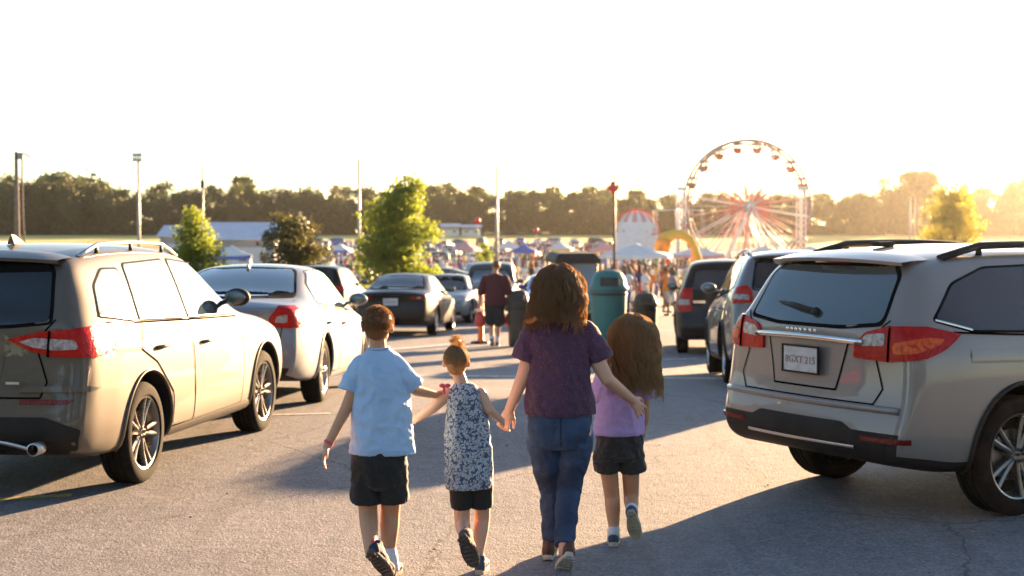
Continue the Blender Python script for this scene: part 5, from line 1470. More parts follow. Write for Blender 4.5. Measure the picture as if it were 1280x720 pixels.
# ------------------------------------------------------------------ rides
M['ride_pink'] = pbr('faded pink paint', (.62, .28, .26), .5)
M['ride_red'] = pbr('red fabric panel', (.75, .12, .05), .7)
M['ride_gondola'] = pbr('dark red gondola shell', (.30, .07, .07), .5)
M['ride_white'] = pbr('white ride steel', (.70, .66, .64), .45)
M['ride_purple'] = pbr('mauve ride steel', (.24, .16, .18), .5)
def ferris():
    Y = 200; s = Y / F_PX; hub = at(934, 258, Y); gz = tz(Y); RR = 8.9
    o = empty('ferris_wheel', (hub.x, Y, gz), R(14), 'tall white Ferris wheel with red fan panels round its hub and small red gondolas', 'Ferris wheel')
    hz = hub.z - gz
    C = Vector((0, 0, hz))
    for dy in (-.8, .8):
        m = MB()
        for rad, th in ((RR, .11), (RR - .55, .06)):
            m.tube([C + Vector((rad * math.cos(a), dy, rad * math.sin(a))) for a in [2 * PI * k / 80 for k in range(80)]], th * 1.6, 6, side=(0, 1, 0), close=True)
        pr = None
        for k in range(81):
            a = 2 * PI * k / 80; rad = RR if k % 2 else RR - .55; p = C + Vector((rad * math.cos(a), dy, rad * math.sin(a)))
            if pr is not None: m.tube([pr, p], .035, 4)
            pr = p
        m.build('rim', M['ride_purple'], o)
    m = MB(); m.lathe([(.001, -1.3), (.5, -1.3), (.55, -1.1), (.38, -.9), (.38, .9), (.55, 1.1), (.5, 1.3), (.001, 1.3)], 20, 'y', tuple(C)); m.build('hub', M['ride_white'], o)
    NS = 20
    for k in range(NS):
        a = 2 * PI * (k + .5) / NS; d = Vector((math.cos(a), 0, math.sin(a)))
        m = MB()
        for dy in (-.8, .8):
            m.tube([C + d * .4 + Vector((0, dy * 1.2, 0)), C + d * (RR - .1) + Vector((0, dy, 0))], [.085, .075], 5)
            m.tube([C + Vector((math.cos(a + PI / NS), 0, math.sin(a + PI / NS))) * .5 + Vector((0, dy * 1.2, 0)), C + Vector((math.cos(a + PI / NS), 0, math.sin(a + PI / NS))) * (RR - .5) + Vector((0, dy, 0))], .035, 4)
        m.tube([C + d * (RR * .55) + Vector((0, -.9, 0)), C + d * (RR * .55) + Vector((0, .9, 0))], .03, 4)
        m.build('spoke', M['ride_white'] if k % 2 else M['ride_pink'], o)
    for k in range(NS):
        a0 = 360 * (k + .5) / NS; mid = (a0 + 9) % 360
        if not (150 < mid < 215 or mid < 65 or mid > 320 or 95 < mid < 150 and k % 2): continue
        m = MB(); a1, a2 = R(a0 + 3), R(a0 + 13); r0, r1 = 1.1, 3.0
        for dy in (-.86,):
            vs = []
            for rad in (r0, r1):
                for a in (a1, a2):
                    for q in (0, .03): vs.append(C + Vector((rad * math.cos(a), dy + q, rad * math.sin(a))))
            m.add(vs, [(0, 2, 6, 4), (1, 5, 7, 3), (0, 4, 5, 1), (2, 3, 7, 6), (0, 1, 3, 2), (4, 6, 7, 5)])
        m.build('fan_panel', M['ride_red'], o, smooth=False)
    for k in range(NS):
        a = 2 * PI * (k + .5) / NS; p = C + Vector((RR * math.cos(a), 0, RR * math.sin(a)))
        m = MB(); m.lathe([(.001, -1.75), (.38, -1.75), (.62, -1.35), (.74, -.95), (.72, -.92), (.58, -1.3), (.001, -1.65)], 12, 'z', tuple(p))
        gnd = m.build('gondola', M['ride_gondola'], o)
        m = MB(); m.lathe([(.001, -.05), (.30, -.12), (.84, -.40), (.82, -.46), (.001, -.14)], 12, 'z', tuple(p)); m.build('gondola_canopy', M['ride_purple'], gnd)
        m = MB()
        for q in range(4): m.tube([p + Vector((.45 * math.cos(q * PI / 2 + .4), .45 * math.sin(q * PI / 2 + .4), -.3)), p + Vector((.5 * math.cos(q * PI / 2 + .4), .5 * math.sin(q * PI / 2 + .4), -.95))], .025, 4)
        m.build('gondola_posts', M['ride_white'], gnd)
    for dy in (-1.5, 1.5):
        for dx in (-4.6, -2.0, 2.0, 4.6):
            m = MB(); m.tube([C + Vector((0, dy * .9, 0)), Vector((dx, dy * 2.0, 0))], [.13, .18], 6); m.build('support_leg', M['ride_pink'] if abs(dx) < 3 else M['ride_white'], o)
    for dy in (-2.4, 2.4):
        m = MB(); m.tube([(-3.4, dy, 2.1), (3.4, dy, 2.1)], .09, 6); m.tube([(-4.4, dy, .5), (4.4, dy, .5)], .12, 6); m.build('cross_brace', M['ride_white'], o)
    m = MB(); m.box((0, 0, .35), (11, 6, .6)); m.build('platform', M['ride_white'], o, smooth=False, bevel=.03)
    m = MB()
    for i in range(15): m.tube([(-5.4 + i * .77, -2.95, .6), (-5.4 + i * .77, -2.95, 1.7)], .03, 4)
    m.tube([(-5.4, -2.95, 1.7), (5.4, -2.95, 1.7)], .04, 4); m.build('railing', M['ride_white'], o)
ferris()
for px, lab in ((851, 'tall lattice light tower at the left rim of the Ferris wheel'), (1001, 'tall lattice light tower at the right rim of the Ferris wheel')):
    Y = 185; o = empty('lattice_tower', (X_of(px, Y), Y, tz(Y)), .4, lab, 'tower'); H = CAM_H + (283 - 238) * Y / F_PX - tz(Y)
    m = MB(); q = .42
    cs = [(-q, -q), (q, -q), (q, q), (-q, q)]
    for (a, b) in cs: m.tube([(a, b, 0), (a, b, H)], .06, 5)
    for k in range(14):
        z = H * k / 14; z2 = H * (k + 1) / 14
        for i in range(4): a, b = cs[i], cs[(i + 1) % 4]; m.tube([(a[0], a[1], z), (b[0], b[1], z2)], .03, 4)
    m.build('lattice', M['ride_white'], o)
    m = MB(); m.box((0, -.2, H + .2), (1.3, .3, .5)); m.build('lamp_head', M['white_metal'], o, smooth=False, bevel=.03)
# ribbed dome
def dome():
    Y = 180; s = Y / F_PX; c = at(795, 290, Y); gz = tz(Y); base = c.z - gz; RW = 27 * s; H = 28 * s
    o = empty('domed_pavilion', (c.x, Y, gz), 0, 'ribbed pink and white half dome standing on a white base, left of the Ferris wheel', 'pavilion')
    n = 24; k = 9
    for i in range(n):
        vs = []; fs = []; a0 = PI * 2 * i / n; a1 = PI * 2 * (i + 1) / n
        m = MB()
        for j in range(k + 1):
            t = PI / 2 * j / k
            for q in range(4):
                a = a0 + (a1 - a0) * q / 3; bul = 1 + .03 * math.sin(PI * q / 3)
                vs.append((RW * math.cos(t) * math.cos(a) * bul, RW * .7 * math.cos(t) * math.sin(a) * bul, base + H * math.sin(t)))
        for j in range(k):
            for q in range(3): fs.append((j * 4 + q, j * 4 + q + 1, (j + 1) * 4 + q + 1, (j + 1) * 4 + q))
        m.add(vs, fs); m.build('dome_panel', M['ride_pink'] if i % 2 else M['canvas_white'], o, fix=False)
    m = MB(); m.lathe([(RW * 1.0, 0), (RW * 1.0, base + 1.2), (RW * .97, base + 1.2), (.001, base + 1.2)], 32, 'z'); b = m.build('base_wall', M['canvas_white'], o); b.scale = (1, .72, 1)
    m = MB(); m.tube([(RW * 1.02 * math.cos(a), -RW * .35, base + H * 1.0 * math.sin(a)) for a in [PI * q / 20 for q in range(21)]], .13, 6, side=(0, 1, 0)); m.build('front_arch', M['ride_red'], o)
dome()
# orange inflatable slide / dragon arch
def slide():
    Y = 120; s = Y / F_PX; o = empty('inflatable_slide', (X_of(842, Y), Y, tz(Y)), 0, 'orange and yellow inflatable arch slide with a red post, at the edge of the crowd', 'inflatable slide'); gz = tz(Y)
    def q(px, py): return Vector((X_of(px, Y) - X_of(842, Y), 0, CAM_H + (283 - py) * s - gz))
    m = MB(); m.tube([q(824, 318), q(826, 306), q(832, 298), q(842, 293), q(852, 293), q(862, 299), q(868, 310), q(876, 335)], [.45, .5, .55, .42, .38, .35, .33, .35], 14, side=(0, 1, 0)); m.build('arch', M['canvas_yellow'], o)
    m = MB(); m.tube([q(826, 312), q(829, 304), q(834, 299)], [.60, .68, .58], 12, side=(0, 1, 0)); m.build('head', pbr('orange vinyl', (.75, .25, .02), .4), o)
    m = MB(); m.tube([q(834, 350), q(834, 325), q(834, 308)], [.30, .32, .12], 10); m.build('post', M['canvas_red'], o)
    m = MB()
    m.tube([q(868, 305) + Vector((0, .8, 0)), q(868, 345) + Vector((0, .8, 0))], .2, 8); m.build('side_tube', M['canvas_pink'], o)
slide()
# swing ride mast with arms
o = empty('swing_ride', (X_of(848, 175), 175, tz(175)), .2, 'pale swing ride with long level arms at the left of the Ferris wheel', 'ride'); zz = CAM_H + (283 - 262) * 175 / F_PX - tz(175)
m = MB(); m.tube([(0, 0, 0), (0, 0, zz)], [.25, .15], 8); m.build('mast', M['ride_white'], o)
for k in range(6):
    a = k * PI / 3 + .1; m = MB(); e = Vector((3.2 * math.cos(a), 3.2 * math.sin(a), zz - .1)); m.tube([(0, 0, zz), e], .06, 5); m.tube([e, e + Vector((.1, 0, -2.6))], .02, 4); m.build('arm', M['ride_white'], o)
    m = MB(); m.box(e + Vector((.1, 0, -2.8)), (.5, .4, .35)); m.build('seat', M['ride_pink'], o, smooth=False, bevel=.04)
# ------------------------------------------------------------------ the parked vehicles
ROW_L = 'vehicles parked in the left row'; ROW_R = 'vehicles parked in the right row'
tailA = [('taillight', [(-.12, 1.075), (.05, 1.005), (.22, .965), (.52, .95), (.74, .98), (1.14, 1.13), (1.0, 1.155), (.50, 1.15), (.15, 1.125)], .014, 'red_lens', False),
         ('reversing_lamp', [(-.02, 1.06), (.08, 1.025), (.24, 1.005), (.38, 1.01), (.36, 1.07), (.10, 1.085)], .019, 'white_lens', True),
         ('lamp_divider', [(.185, .96), (.20, .96), (.215, 1.13), (.20, 1.13)], .021, 'seam', True)]
SA = variant(SUV, rimmat='rim_dark')
ra, BA = car('parked_car', SA, 'champagne SUV nearest the camera at the left edge, its side lit by the sun', 'car', ROW_L, M['paint_gold'], opts=dict(tail=tailA, glass='glass_lt', rglass='glass', mirror='plastic', chrome_trim=True, spokes='twin', crease=[(-.5, 1.0), (.3, .97), (1.2, .93), (2.4, .90), (3.0, .86)]))
def rails(root, B, y, mat, x0=-.45, x1=1.45, h=.055, r=(.018, .014)):
    for sy in (-1, 1):
        m = MB(); pts = []
        for k in range(13):
            t = k / 12; x = x0 + (x1 - x0) * t; p, nr = B.top(x, sy * y); pts.append(p + Vector((0, 0, h * min(1, 6 * t, 6 * (1 - t)) + .004)))
        m.tube(pts, [r] * 13, 8, (0, 1, 0)); o = m.build('roof_rail', mat, root)
        f = MB()
        for k in (2, 6, 10):
            p, nr = B.top(x0 + (x1 - x0) * k / 12, sy * y); f.tube([p, pts[k]], [(.03, .012), (.022, .010)], 8)
        f.build('rail_foot', M['plastic'], o)
def rear_kit(root, B, S, spec):
    """spoiler, wiper, plate, handle bar, bumper parts of a tall rear"""
    xe = B.rear
    if 'spoiler' in spec:
        c = spec['spoiler']; m = MB(); vs = []; fs = []; n = 14
        for i in range(n + 1):
            u = -1 + 2 * i / n; y = u * .60; p, nr = B.top(-.50, y); q, _ = B.top(-.60, y); e = 1 - u * u
            back = Vector((-.80 + .07 * u * u, y * 1.0, 1.578 + .022 * e))
            vs += [p + Vector((0, 0, .004)), Vector((-.66, y, q.z + .018)), back, back + Vector((.01, 0, -.022)), Vector((-.62, y, q.z - .05))]
        for i in range(n):
            for k in range(4): fs.append((i * 5 + k, i * 5 + k + 1, (i + 1) * 5 + k + 1, (i + 1) * 5 + k))
        m.add(vs, fs); o = m.build('spoiler', c, root, sharp=50)
        m = MB(); m.box((-.735, 0, 1.571), (.03, .30, .012)); m.build('brake_lamp', M['red_dark'], o)
    if 'wiper' in spec:
        y0, y1, z = spec['wiper']; m = MB(); p, n1 = xe(y0, z); q, n2 = xe(y1, z + .05)
        m.tube([p + n1 * .02, (p * .5 + q * .5) + n1 * .045, q + n2 * .018], [(.020, .018), (.014, .010), (.006, .008)], 8); m.ell(p + n1 * .018, (.03, .03, .03)); m.build('wiper', M['plastic'], root)
rails(ra, BA, .60, M['satin'], -.42, 1.35)
rear_kit(ra, BA, SA, dict(spoiler=M['paint_gold']))
patch('bumper_cover', BA.rear, [(-.80, .36), (.80, .36), (.84, .50), (.62, .58), (-.62, .58), (-.84, .50)], .006, M['plastic'], ra, h=.05, rnd=1)
patch('plate_recess', BA.rear, [(-.30, .76), (.30, .76), (.34, .97), (-.34, .97)], .004, M['paint_gold'], ra, h=.05, rnd=1)
for sy in (-1, 1):
    cm = BA.corner(sy, 0)
    patch('bumper_ledge', cm, [(-.02, .735), (.42, .735), (.52, .755), (.40, .775), (.02, .77)], .028, M['satin'] if False else M['paint_gold'], ra, h=.02, rnd=1)
    patch('reflector', cm, [(0, .66), (.30, .66), (.34, .69), (0, .69)], .008, M['red_dark'], ra, h=.02, rnd=0)
    m = MB(); ribbon(m, BA.rear, [(sy * .58, .70), (sy * .62, .80), (sy * .56, .98), (sy * .60, 1.13), (sy * .66, 1.2)], .010, .0045); ribbon(m, BA.rear, [(-.58, .70), (.58, .70)], .011, .0045) if sy == 1 else None
    m.build('tailgate_seam', M['seam'], ra)
    m = MB(); px_ = -1.03; m.lathe([(.034, .0), (.036, .008), (.041, .008), (.042, .0), (.042, -.10), (.035, -.10)], 20, 'x', (px_ + .02, sy * .60, .39)); et = m.build('exhaust_tip', M['satin'], ra)
    m = MB(); m.lathe([(.001, -.03), (.035, -.03)], 16, 'x', (px_ + .03, sy * .60, .39)); m.build('exhaust_bore', M['well'], et)
m = MB(); m.tube([(-1.00, y * 1.0, .44 - .075 * abs(y / .56) ** 2.2) for y in [-.56 + 1.12 * k / 16 for k in range(17)]], [(.008, .014)] * 17, 8, (1, 0, 0)); m.build('skid_trim', M['satin'], ra)
plate_obj(ra, BA, -1.012, 0, .865, 0, 'KT 4827', M['plate_blue'])
m = MB(); m.box((-1.012, -.42, .80), (.006, .09, .016)); m.build('badge', M['satin'], ra, smooth=False)
m = MB(); p, _ = BA.top(-.1, 0); m.add([p + Vector(v) for v in ((-.09, -.03, 0), (-.09, .03, 0), (.10, .02, 0), (.10, -.02, 0), (-.08, 0, .07), (-.02, 0, .065))], [(0, 1, 4), (1, 2, 5, 4), (2, 3, 5), (3, 0, 4, 5), (0, 3, 2, 1)]); m.build('roof_antenna', M['paint_gold'], ra, smooth=False)
place(ra, 182, 605, F_PX * 1.8 / (605 - 283), 8.4, SA)

tailB = [('taillight', [(-.03, .995), (-.02, 1.08), (.07, 1.155), (.26, 1.195), (.50, 1.195), (.78, 1.145), (.62, 1.06), (.48, 1.01), (.26, .985)], .016, 'red_lens', False),
         ('reversing_lamp', [(.02, 1.09), (.08, 1.14), (.24, 1.155), (.24, 1.08), (.04, 1.07)], .021, 'white_lens', True),
         ('turn_lamp', [(.30, 1.035), (.42, 1.04), (.58, 1.09), (.62, 1.12), (.48, 1.13), (.30, 1.10)], .021, 'amber', True),
         ('lamp_divider', [(.262, .985), (.272, .985), (.278, 1.195), (.268, 1.195)], .024, 'seam', True)]
SB = variant(SUV, wb=2.85, clad=1, clad_r=2, hw=[(-1.0, .81), (-.8, .895), (-.45, .935), (.6, .94), (2.0, .94), (3.1, .93), (3.5, .88), (3.75, .74)], hw0=.94,
             bot=[(-1, .37), (-.6, .30), (.4, .26), (2.5, .24), (3.4, .28), (3.8, .32)], wr=.375, ar=.435, ww=.235, tr=.915, rimmat='rim_dark', xfront=3.8,
             st=[-.90, -.86, -.80, -.70, -.60, -.46, -.15, .35, .9, 1.3, 1.55, 1.85, 2.12, 2.35, 2.8, 3.25, 3.5, 3.66, 3.72])
rb, BB = car('parked_car', SB, 'warm silver SUV filling the right side, its rear turned to the camera', 'car', ROW_R, M['paint_silver_b'],
             opts=dict(tail=tailB, glass='glass', rglass='glass_lt', dark_arch=True, spokes='twin', side_glass=[[(-.66, 1.235), (-.40, 1.17), (.30, 1.145), (.34, 1.545), (-.12, 1.535), (-.44, 1.44)], [(.40, 1.145), (1.12, 1.115), (1.14, 1.55), (.44, 1.55)], [(1.20, 1.11), (2.02, 1.085), (1.98, 1.16), (1.44, 1.50), (1.24, 1.545)]],
                  seams=[[(.37, 1.12), (.36, .95), (.50, .84), (.62, .60), (.64, .36), (1.16, .35)], [(1.16, .35), (1.14, .8), (1.16, 1.10)], [(1.16, .35), (2.12, .35), (2.17, .8), (2.06, 1.05)]],
                  doors=[[(.385, .95), (.52, .83), (.64, .58), (.655, .38), (1.145, .37), (1.13, .8), (1.15, 1.085), (.39, 1.11)], [(1.175, .37), (2.105, .37), (2.155, .8), (2.05, 1.04), (1.18, 1.08)]], handles=[(.50, .95), (1.32, .92)], chrome_trim=True, mirror='plastic',
                       crease=[(-.45, 1.02), (.2, 1.00), (1.2, .95), (2.4, .92)], rear_glass=[(-.60, 1.215), (-.30, 1.185), (.30, 1.185), (.60, 1.215), (.57, 1.49), (.50, 1.545), (-.50, 1.545), (-.57, 1.49)]))
rails(rb, BB, .60, M['plastic'], -.40, 1.60, .055, (.036, .024))
rear_kit(rb, BB, SB, dict(spoiler=M['paint_silver_b'], wiper=(-.04, .36, 1.245)))
xs = -1.0
m = MB(); m.tube([(-1.000 + .05 * (y / .5) ** 2, y, 1.105 - .012 * (y / .5) ** 2) for y in [-.50 + k / 16 for k in range(17)]], [(.014, .020)] * 17, 8, (1, 0, 0)); m.build('chrome_bar', M['chrome'], rb)
patch('plate_recess', BB.rear, [(-.28, .79), (.28, .79), (.36, 1.075), (-.36, 1.075)], .003, M['paint_silver_b'], rb, h=.05, rnd=0)
m = MB(); ribbon(m, BB.rear, [(-.29, .785), (.29, .785)], .012, .004); 
for sy in (-1, 1): ribbon(m, BB.rear, [(sy * .29, .785), (sy * .37, 1.075)], .010, .004)
m.build('plate_recess_edge', M['seam'], rb)
plate_obj(rb, BB, -1.002, 0, .955, 0, '8GXT 215', M['plate_ink'])
m = MB()
for sy in (-1, 1): ribbon(m, BB.rear, [(sy * .60, .72), (sy * .66, .82), (sy * .60, .98), (sy * .60, 1.17), (sy * .66, 1.23)], .010, .0045)
ribbon(m, BB.rear, [(-.60, .72), (.60, .72)], .016, .0045); m.build('tailgate_seam', M['seam'], rb)
m = MB(); 
pts = []
for k in range(25):
    y = -.80 + 1.6 * k / 24; loc, nr = BB.rear(y, .70); pts.append(loc + Vector((-.012, 0, 0)))
m.tube(pts, [(.022, .018)] * 25, 8, (0, 0, 1)); m.build('bumper_step', M['paint_silver_b'], rb)
patch('bumper_cover', BB.rear, [(-.70, .40), (.70, .40), (.74, .52), (.50, .545), (.38, .60), (-.38, .60), (-.50, .545), (-.74, .52)], .008, M['plastic'], rb, h=.05, rnd=1)
for sy in (-1, 1):
    patch('reflector', BB.corner(sy, 0), [(.10, .505), (.40, .505), (.40, .535), (.10, .535)], .012, M['red_dark'], rb, h=.02, rnd=0)
m = MB(); ribbon(m, BB.rear, [(-.5, .46), (.5, .46)], .018, .014, rise=.006); m.build('diffuser_line', M['satin'], rb)
m = MB()
for k in range(7):
    m.ell((-1.006 + .002 * abs(k - 3), .13 - .043 * k - .0, 1.145), (.004, .014, .011))
m.build('badge', M['chrome'], rb)
m = MB(); p, _ = BB.top(-.30, 0); m.box(p + Vector((0, 0, .02)), (.14, .06, .035)); m.build('roof_antenna', M['plastic'], rb, smooth=False, bevel=.01)
place(rb, 1282, 648, F_PX * 1.8 / (648 - 283), 60., SB)

tailC = [('taillight', [(.08, .80), (.10, .90), (.20, 1.00), (.46, 1.0), (.48, .80), (.3, .785)], .012, 'red_lens', False),
         ('reversing_lamp', [(.16, .84), (.17, .90), (.28, .92), (.28, .84)], .017, 'white_lens', True)]
tailD = [('taillight', [(-.05, .86), (.0, .93), (.25, .96), (.46, .98), (.48, .87), (.3, .84)], .012, 'red_dark', False),
         ('reversing_lamp', [(.14, .875), (.16, .91), (.26, .92), (.26, .875)], .017, 'white_lens', True)]
rc, BC = car('parked_car', SED, 'silver sedan behind the champagne SUV, tail lamp facing the boy', 'car', ROW_L, M['paint_silver'], 'sedan', 2, dict(tail=tailC, spokes='single', glass='glass_lt', chrome_trim=False))
for sy in (-1, 1):
    m = MB(); ribbon(m, BC.rear, [(sy * .62, .55), (sy * .66, .80)], .009, .004); ribbon(m, BC.rear, [(0, .56), (sy * .62, .55)], .009, .004); m.build('boot_seam', M['seam'], rc)
plate_obj(rc, BC, -1.17, 0, .76, 0, 'BRD 391', M['plate_blue'])
m = MB(); p, _ = BC.top(.35, 0); m.ell(p + Vector((0, 0, .01)), (.06, .02, .04)); m.build('roof_antenna', M['paint_silver'], rc)
place(rc, 405, 500, 15.3, 3., SED)

rd, BD = car('parked_car', SED, 'black sedan with a white plate, parked beyond the silver sedan in the left row', 'car', ROW_L, M['paint_black'], 'sedan', 2, dict(tail=tailD, spokes='multi', glass='glass'))
plate_obj(rd, BD, -1.17, 0, .80, 0, 'LHN 604', M['plate_blue'], .34, .17)
m = MB(); m.tube([(-1.02 + .06 * (y / .66) ** 2, y, 1.085) for y in [-.66 + 1.32 * k / 14 for k in range(15)]], [(.05, .012)] * 15, 8, (1, 0, 0)); m.build('boot_spoiler', M['paint_black'], rd)
place(rd, 546, 413, 34.6, 6., SED)

tailE = [('taillight', [(.20, .80), (.20, 1.22), (.46, 1.22), (.48, .80)], .014, 'red_lens', False),
         ('reversing_lamp', [(.24, .92), (.24, 1.02), (.44, 1.02), (.44, .92)], .02, 'white_lens', True)]
tailF = [('taillight', [(.20, 1.02), (.21, 1.16), (.28, 1.22), (.46, 1.20), (.50, 1.08), (.44, 1.0)], .016, 'red_lens', False),
         ('reversing_lamp', [(.24, 1.05), (.25, 1.11), (.42, 1.12), (.44, 1.06)], .022, 'white_lens', True)]
rf, BF = car('parked_car', SUV, 'pewter grey SUV between the warm silver SUV and the black SUV', 'car', ROW_R, M['paint_pewter'], 'suv', 2, dict(tail=tailF, spokes='single', dark_arch=True))
rails(rf, BF, .60, M['satin']); rear_kit(rf, BF, SUV, dict(spoiler=M['paint_pewter'], wiper=(-.05, .35, 1.25)))
plate_obj(rf, BF, -1.012, 0, .90, 0, 'MZP 118', M['plate_blue'])
place(rf, 905, 486, 18.6, 3.3, SUV, 'rl')
SE = variant(SUV, top=[(a, b + .08 * (b > 1.4)) for a, b in SUV['top']])
re_, BE = car('parked_car', SE, 'black SUV with a tall red tail lamp at the far end of the right row', 'car', ROW_R, M['paint_black'], 'suv', 2, dict(tail=tailE, spokes='multi', dark_arch=True))
rear_kit(re_, BE, SE, dict(wiper=(-.05, .35, 1.22)))
plate_obj(re_, BE, -1.012, 0, .90, 0, 'RVK 552', M['plate_blue'])
m = MB(); p = Vector((-.985, .55, 1.30)); m.box((-1.0, .5, .98), (.01, .22, .05)); m.build('badge', M['chrome'], re_, smooth=False)
place(re_, 846, 446, 27.7, 6., SE, 'rl')

# vehicles of the middle distance
tl_far = [('taillight', [(.1, .98), (.12, 1.1), (.5, 1.12), (.5, .98)], .014, 'red_lens', False)]
tl_sf = [('taillight', [(.05, .85), (.1, .97), (.46, .98), (.48, .85)], .012, 'red_lens', False)]
def simple(S, label, col, kind, px, py, Y, a, group, which='rr', x=None, opts=None, cat='car', nm='parked_car', det=1):
    O = dict(tail=tl_far if kind == 'suv' else tl_sf, spokes='single'); O.update(opts or {})
    r, B = car(nm, S, label, cat, group, M[col], kind, det, O)
    place(r, px, py, Y, a, S, which, x)
    return r, B
SV = variant(SUV, top=[(a, b * 1.12 if b > 1.3 else b + .1) for a, b in SUV['top']], rw=[(a, b + .06) for a, b in SUV['rw']], belt=[(a, b + .02) for a, b in SUV['belt']])
MIDG = 'vehicles parked at the far end of the lot'
simple(SED, 'silver grey hatchback facing the camera, its windscreen right of the black sedan', 'paint_silver', 'sedan', 0, 0, 46, 184, MIDG, x=-2.75, opts=dict(glass='glass'))
simple(SV, 'dark green black van behind the person in the dark red shirt', 'paint_grey', 'suv', 0, 0, 51, 182, MIDG, x=-1.55, cat='van', nm='parked_van', opts=dict(glass='glass_lt'))
simple(SED, 'blue hatchback just left of the woman\'s head', 'paint_blue', 'sedan', 0, 0, 47, 176, MIDG, x=.2)
simple(SUV, 'unseen grey SUV added off frame right, shading the ground under the warm silver SUV', 'paint_grey', 'suv', 0, 0, 14.6, 57, ROW_R, x=7.0)  # added out of view to shade the ground beneath the near right SUV
simple(SUV, 'unseen silver SUV added off frame right, beyond the grey one, to shade the ground', 'paint_silver', 'suv', 0, 0, 19.0, 57, ROW_R, x=9.0)  # second car added out of view for its shadow on the lot
# the teal utility cart under its black canopy
gy = 41.; cart = empty('utility_cart', (X_of(716, gy), gy, tz(gy)), R(8), 'teal utility cart with a black canopy, just right of the woman\'s head', 'utility cart')
m = MB(); m.tube([(0, -1.25, .62), (0, -1.15, .66), (0, -.75, .78), (0, -.35, .80), (0, -.30, .45), (0, .55, .45), (0, .62, .74), (0, 1.25, .72), (0, 1.32, .55)], [(.42, .14), (.56, .26), (.60, .30), (.60, .30), (.60, .14), (.60, .14), (.60, .30), (.60, .28), (.52, .16)], 16); m.build('body', M['paint_teal'], cart, sharp=45)
m = MB(); m.add([(-.62, -.80, 1.86), (.62, -.80, 1.86), (.62, .95, 1.90), (-.62, .95, 1.90), (-.50, -.62, 2.02), (.50, -.62, 2.02), (.50, .78, 2.06), (-.50, .78, 2.06), (-.64, -.84, 1.74), (.64, -.84, 1.74), (.64, .99, 1.78), (-.64, .99, 1.78)], [(4, 5, 6, 7), (0, 1, 5, 4), (1, 2, 6, 5), (2, 3, 7, 6), (3, 0, 4, 7), (8, 9, 1, 0), (9, 10, 2, 1), (10, 11, 3, 2), (11, 8, 0, 3), (11, 10, 9, 8)]); m.build('canopy', M['plastic'], cart, smooth=False, bevel=.03)
for sx in (-1, 1):
    for (y0, y1) in ((-.66, -.62), (.80, .78)):
        m = MB(); m.tube([(sx * .54, y0, .8), (sx * .56, y1, 1.82)], .022, 6); m.build('canopy_post', M['dark_metal'], cart)
    m = MB(); m.ell((sx * .38, -1.28, .78), (.10, .06, .07)); m.build('headlight', M['white_lens'], cart)
    for yy in (-.85, .85):
        m = MB(); m.lathe([(.001, -.10), (.14, -.10), (.20, -.09), (.26, -.08), (.27, 0), (.26, .08), (.20, .09), (.001, .09)], 24, 'x', (sx * .58, yy, .27)); m.build('wheel', M['tyre'], cart, sharp=40)
m = MB(); m.box((0, -.64, 1.30), (1.04, .015, .92)); m.build('windscreen', pbr('blue tinted screen', (.10, .22, .32), .08, spec=.8, ior=1.6), cart, smooth=False)
m = MB(); m.box((0, .35, .82), (1.0, .5, .14)); m.box((0, .58, 1.12), (1.0, .12, .5)); m.build('seat', M['dark_metal'], cart, smooth=False, bevel=.04)
m = MB(); m.tube([(-.28, -.25, .8), (-.28, -.05, 1.08)], .02, 6); m.tube([Vector((-.28 + .17 * math.cos(t), -.05 + .06 * math.sin(t), 1.08 + .15 * math.sin(t))) for t in [2 * PI * k / 16 for k in range(16)]], .015, 5, close=True); m.build('steering_wheel', M['dark_metal'], cart)
simple(SUV, 'black hatchback between the silver sedan and the black sedan', 'paint_black', 'suv', 0, 0, 40, 4, MIDG, x=-4.35)
simple(SED, 'dark grey sedan just left of the black sedan, mostly hidden by it', 'paint_grey', 'sedan', 0, 0, 44, 5, MIDG, x=-5.5)

# far parked cars on the rising ground and beside the fair: low detail copies
def far_car(S, kind):
    root = empty('parked_car', (0, 0, 0)); c = cage(S); me = bpy.data.meshes.new('body'); c.to_mesh(me); c.free()
    me.materials.append(M['paint_silver']); me.materials.append(M['plastic'])
    o = link_mesh('tmp', me); md = o.modifiers.new('s', 'SUBSURF'); md.levels = 1; sm = eval_mesh(o, 'body'); kill(o)
    sm.polygons.foreach_set('use_smooth', [True] * len(sm.polygons))
    bd = link_mesh('body', sm, root)
    b = bmesh.new(); b.from_mesh(sm); B = Body.__new__(Body); B.S = S; B.bvh = BVHTree.FromBMesh(b); b.free()
    k = kind == 'suv'
    z0, z1 = (1.13, 1.52) if k else (.99, 1.36)
    for sy in (-1, 1): patch('window', B.side(sy), [(-.4 if k else 0, z0), (2.0, z0 - .05), (1.45, z1), (-.3 if k else .35, z1)], .02, M['glass_far'], root, h=.3, rnd=1, skirt=False)
    patch('rear_window', B.rear, [(-.6, z0 + .06), (.6, z0 + .06), (.5, z1), (-.5, z1)], .02, M['glass_far'], root, h=.3, rnd=0, skirt=False)
    patch('windscreen', B.front, [(-.64, z0 + .02), (.64, z0 + .02), (.5, z1 + .03), (-.5, z1 + .03)], .02, M['glass_far'], root, h=.3, rnd=0, skirt=False)
    for x in (0, S['wb']):
        for sy in (-1, 1):
            m = MB(); m.lathe([(.001, -.1), (S['wr'] * .6, -.1), (S['wr'] * .95, -.1), (S['wr'], -.07), (S['wr'], .07), (S['wr'] * .95, .1), (S['wr'] * .6, .09), (.001, .07)], 14, 'y', (x, sy * (S['tr'] - .08), S['wr'])); m.build('wheel', M['tyre'], root)
    return root
fp = [(far_car(SUV, 'suv'), 'SUV'), (far_car(SED, 'sedan'), 'sedan')]
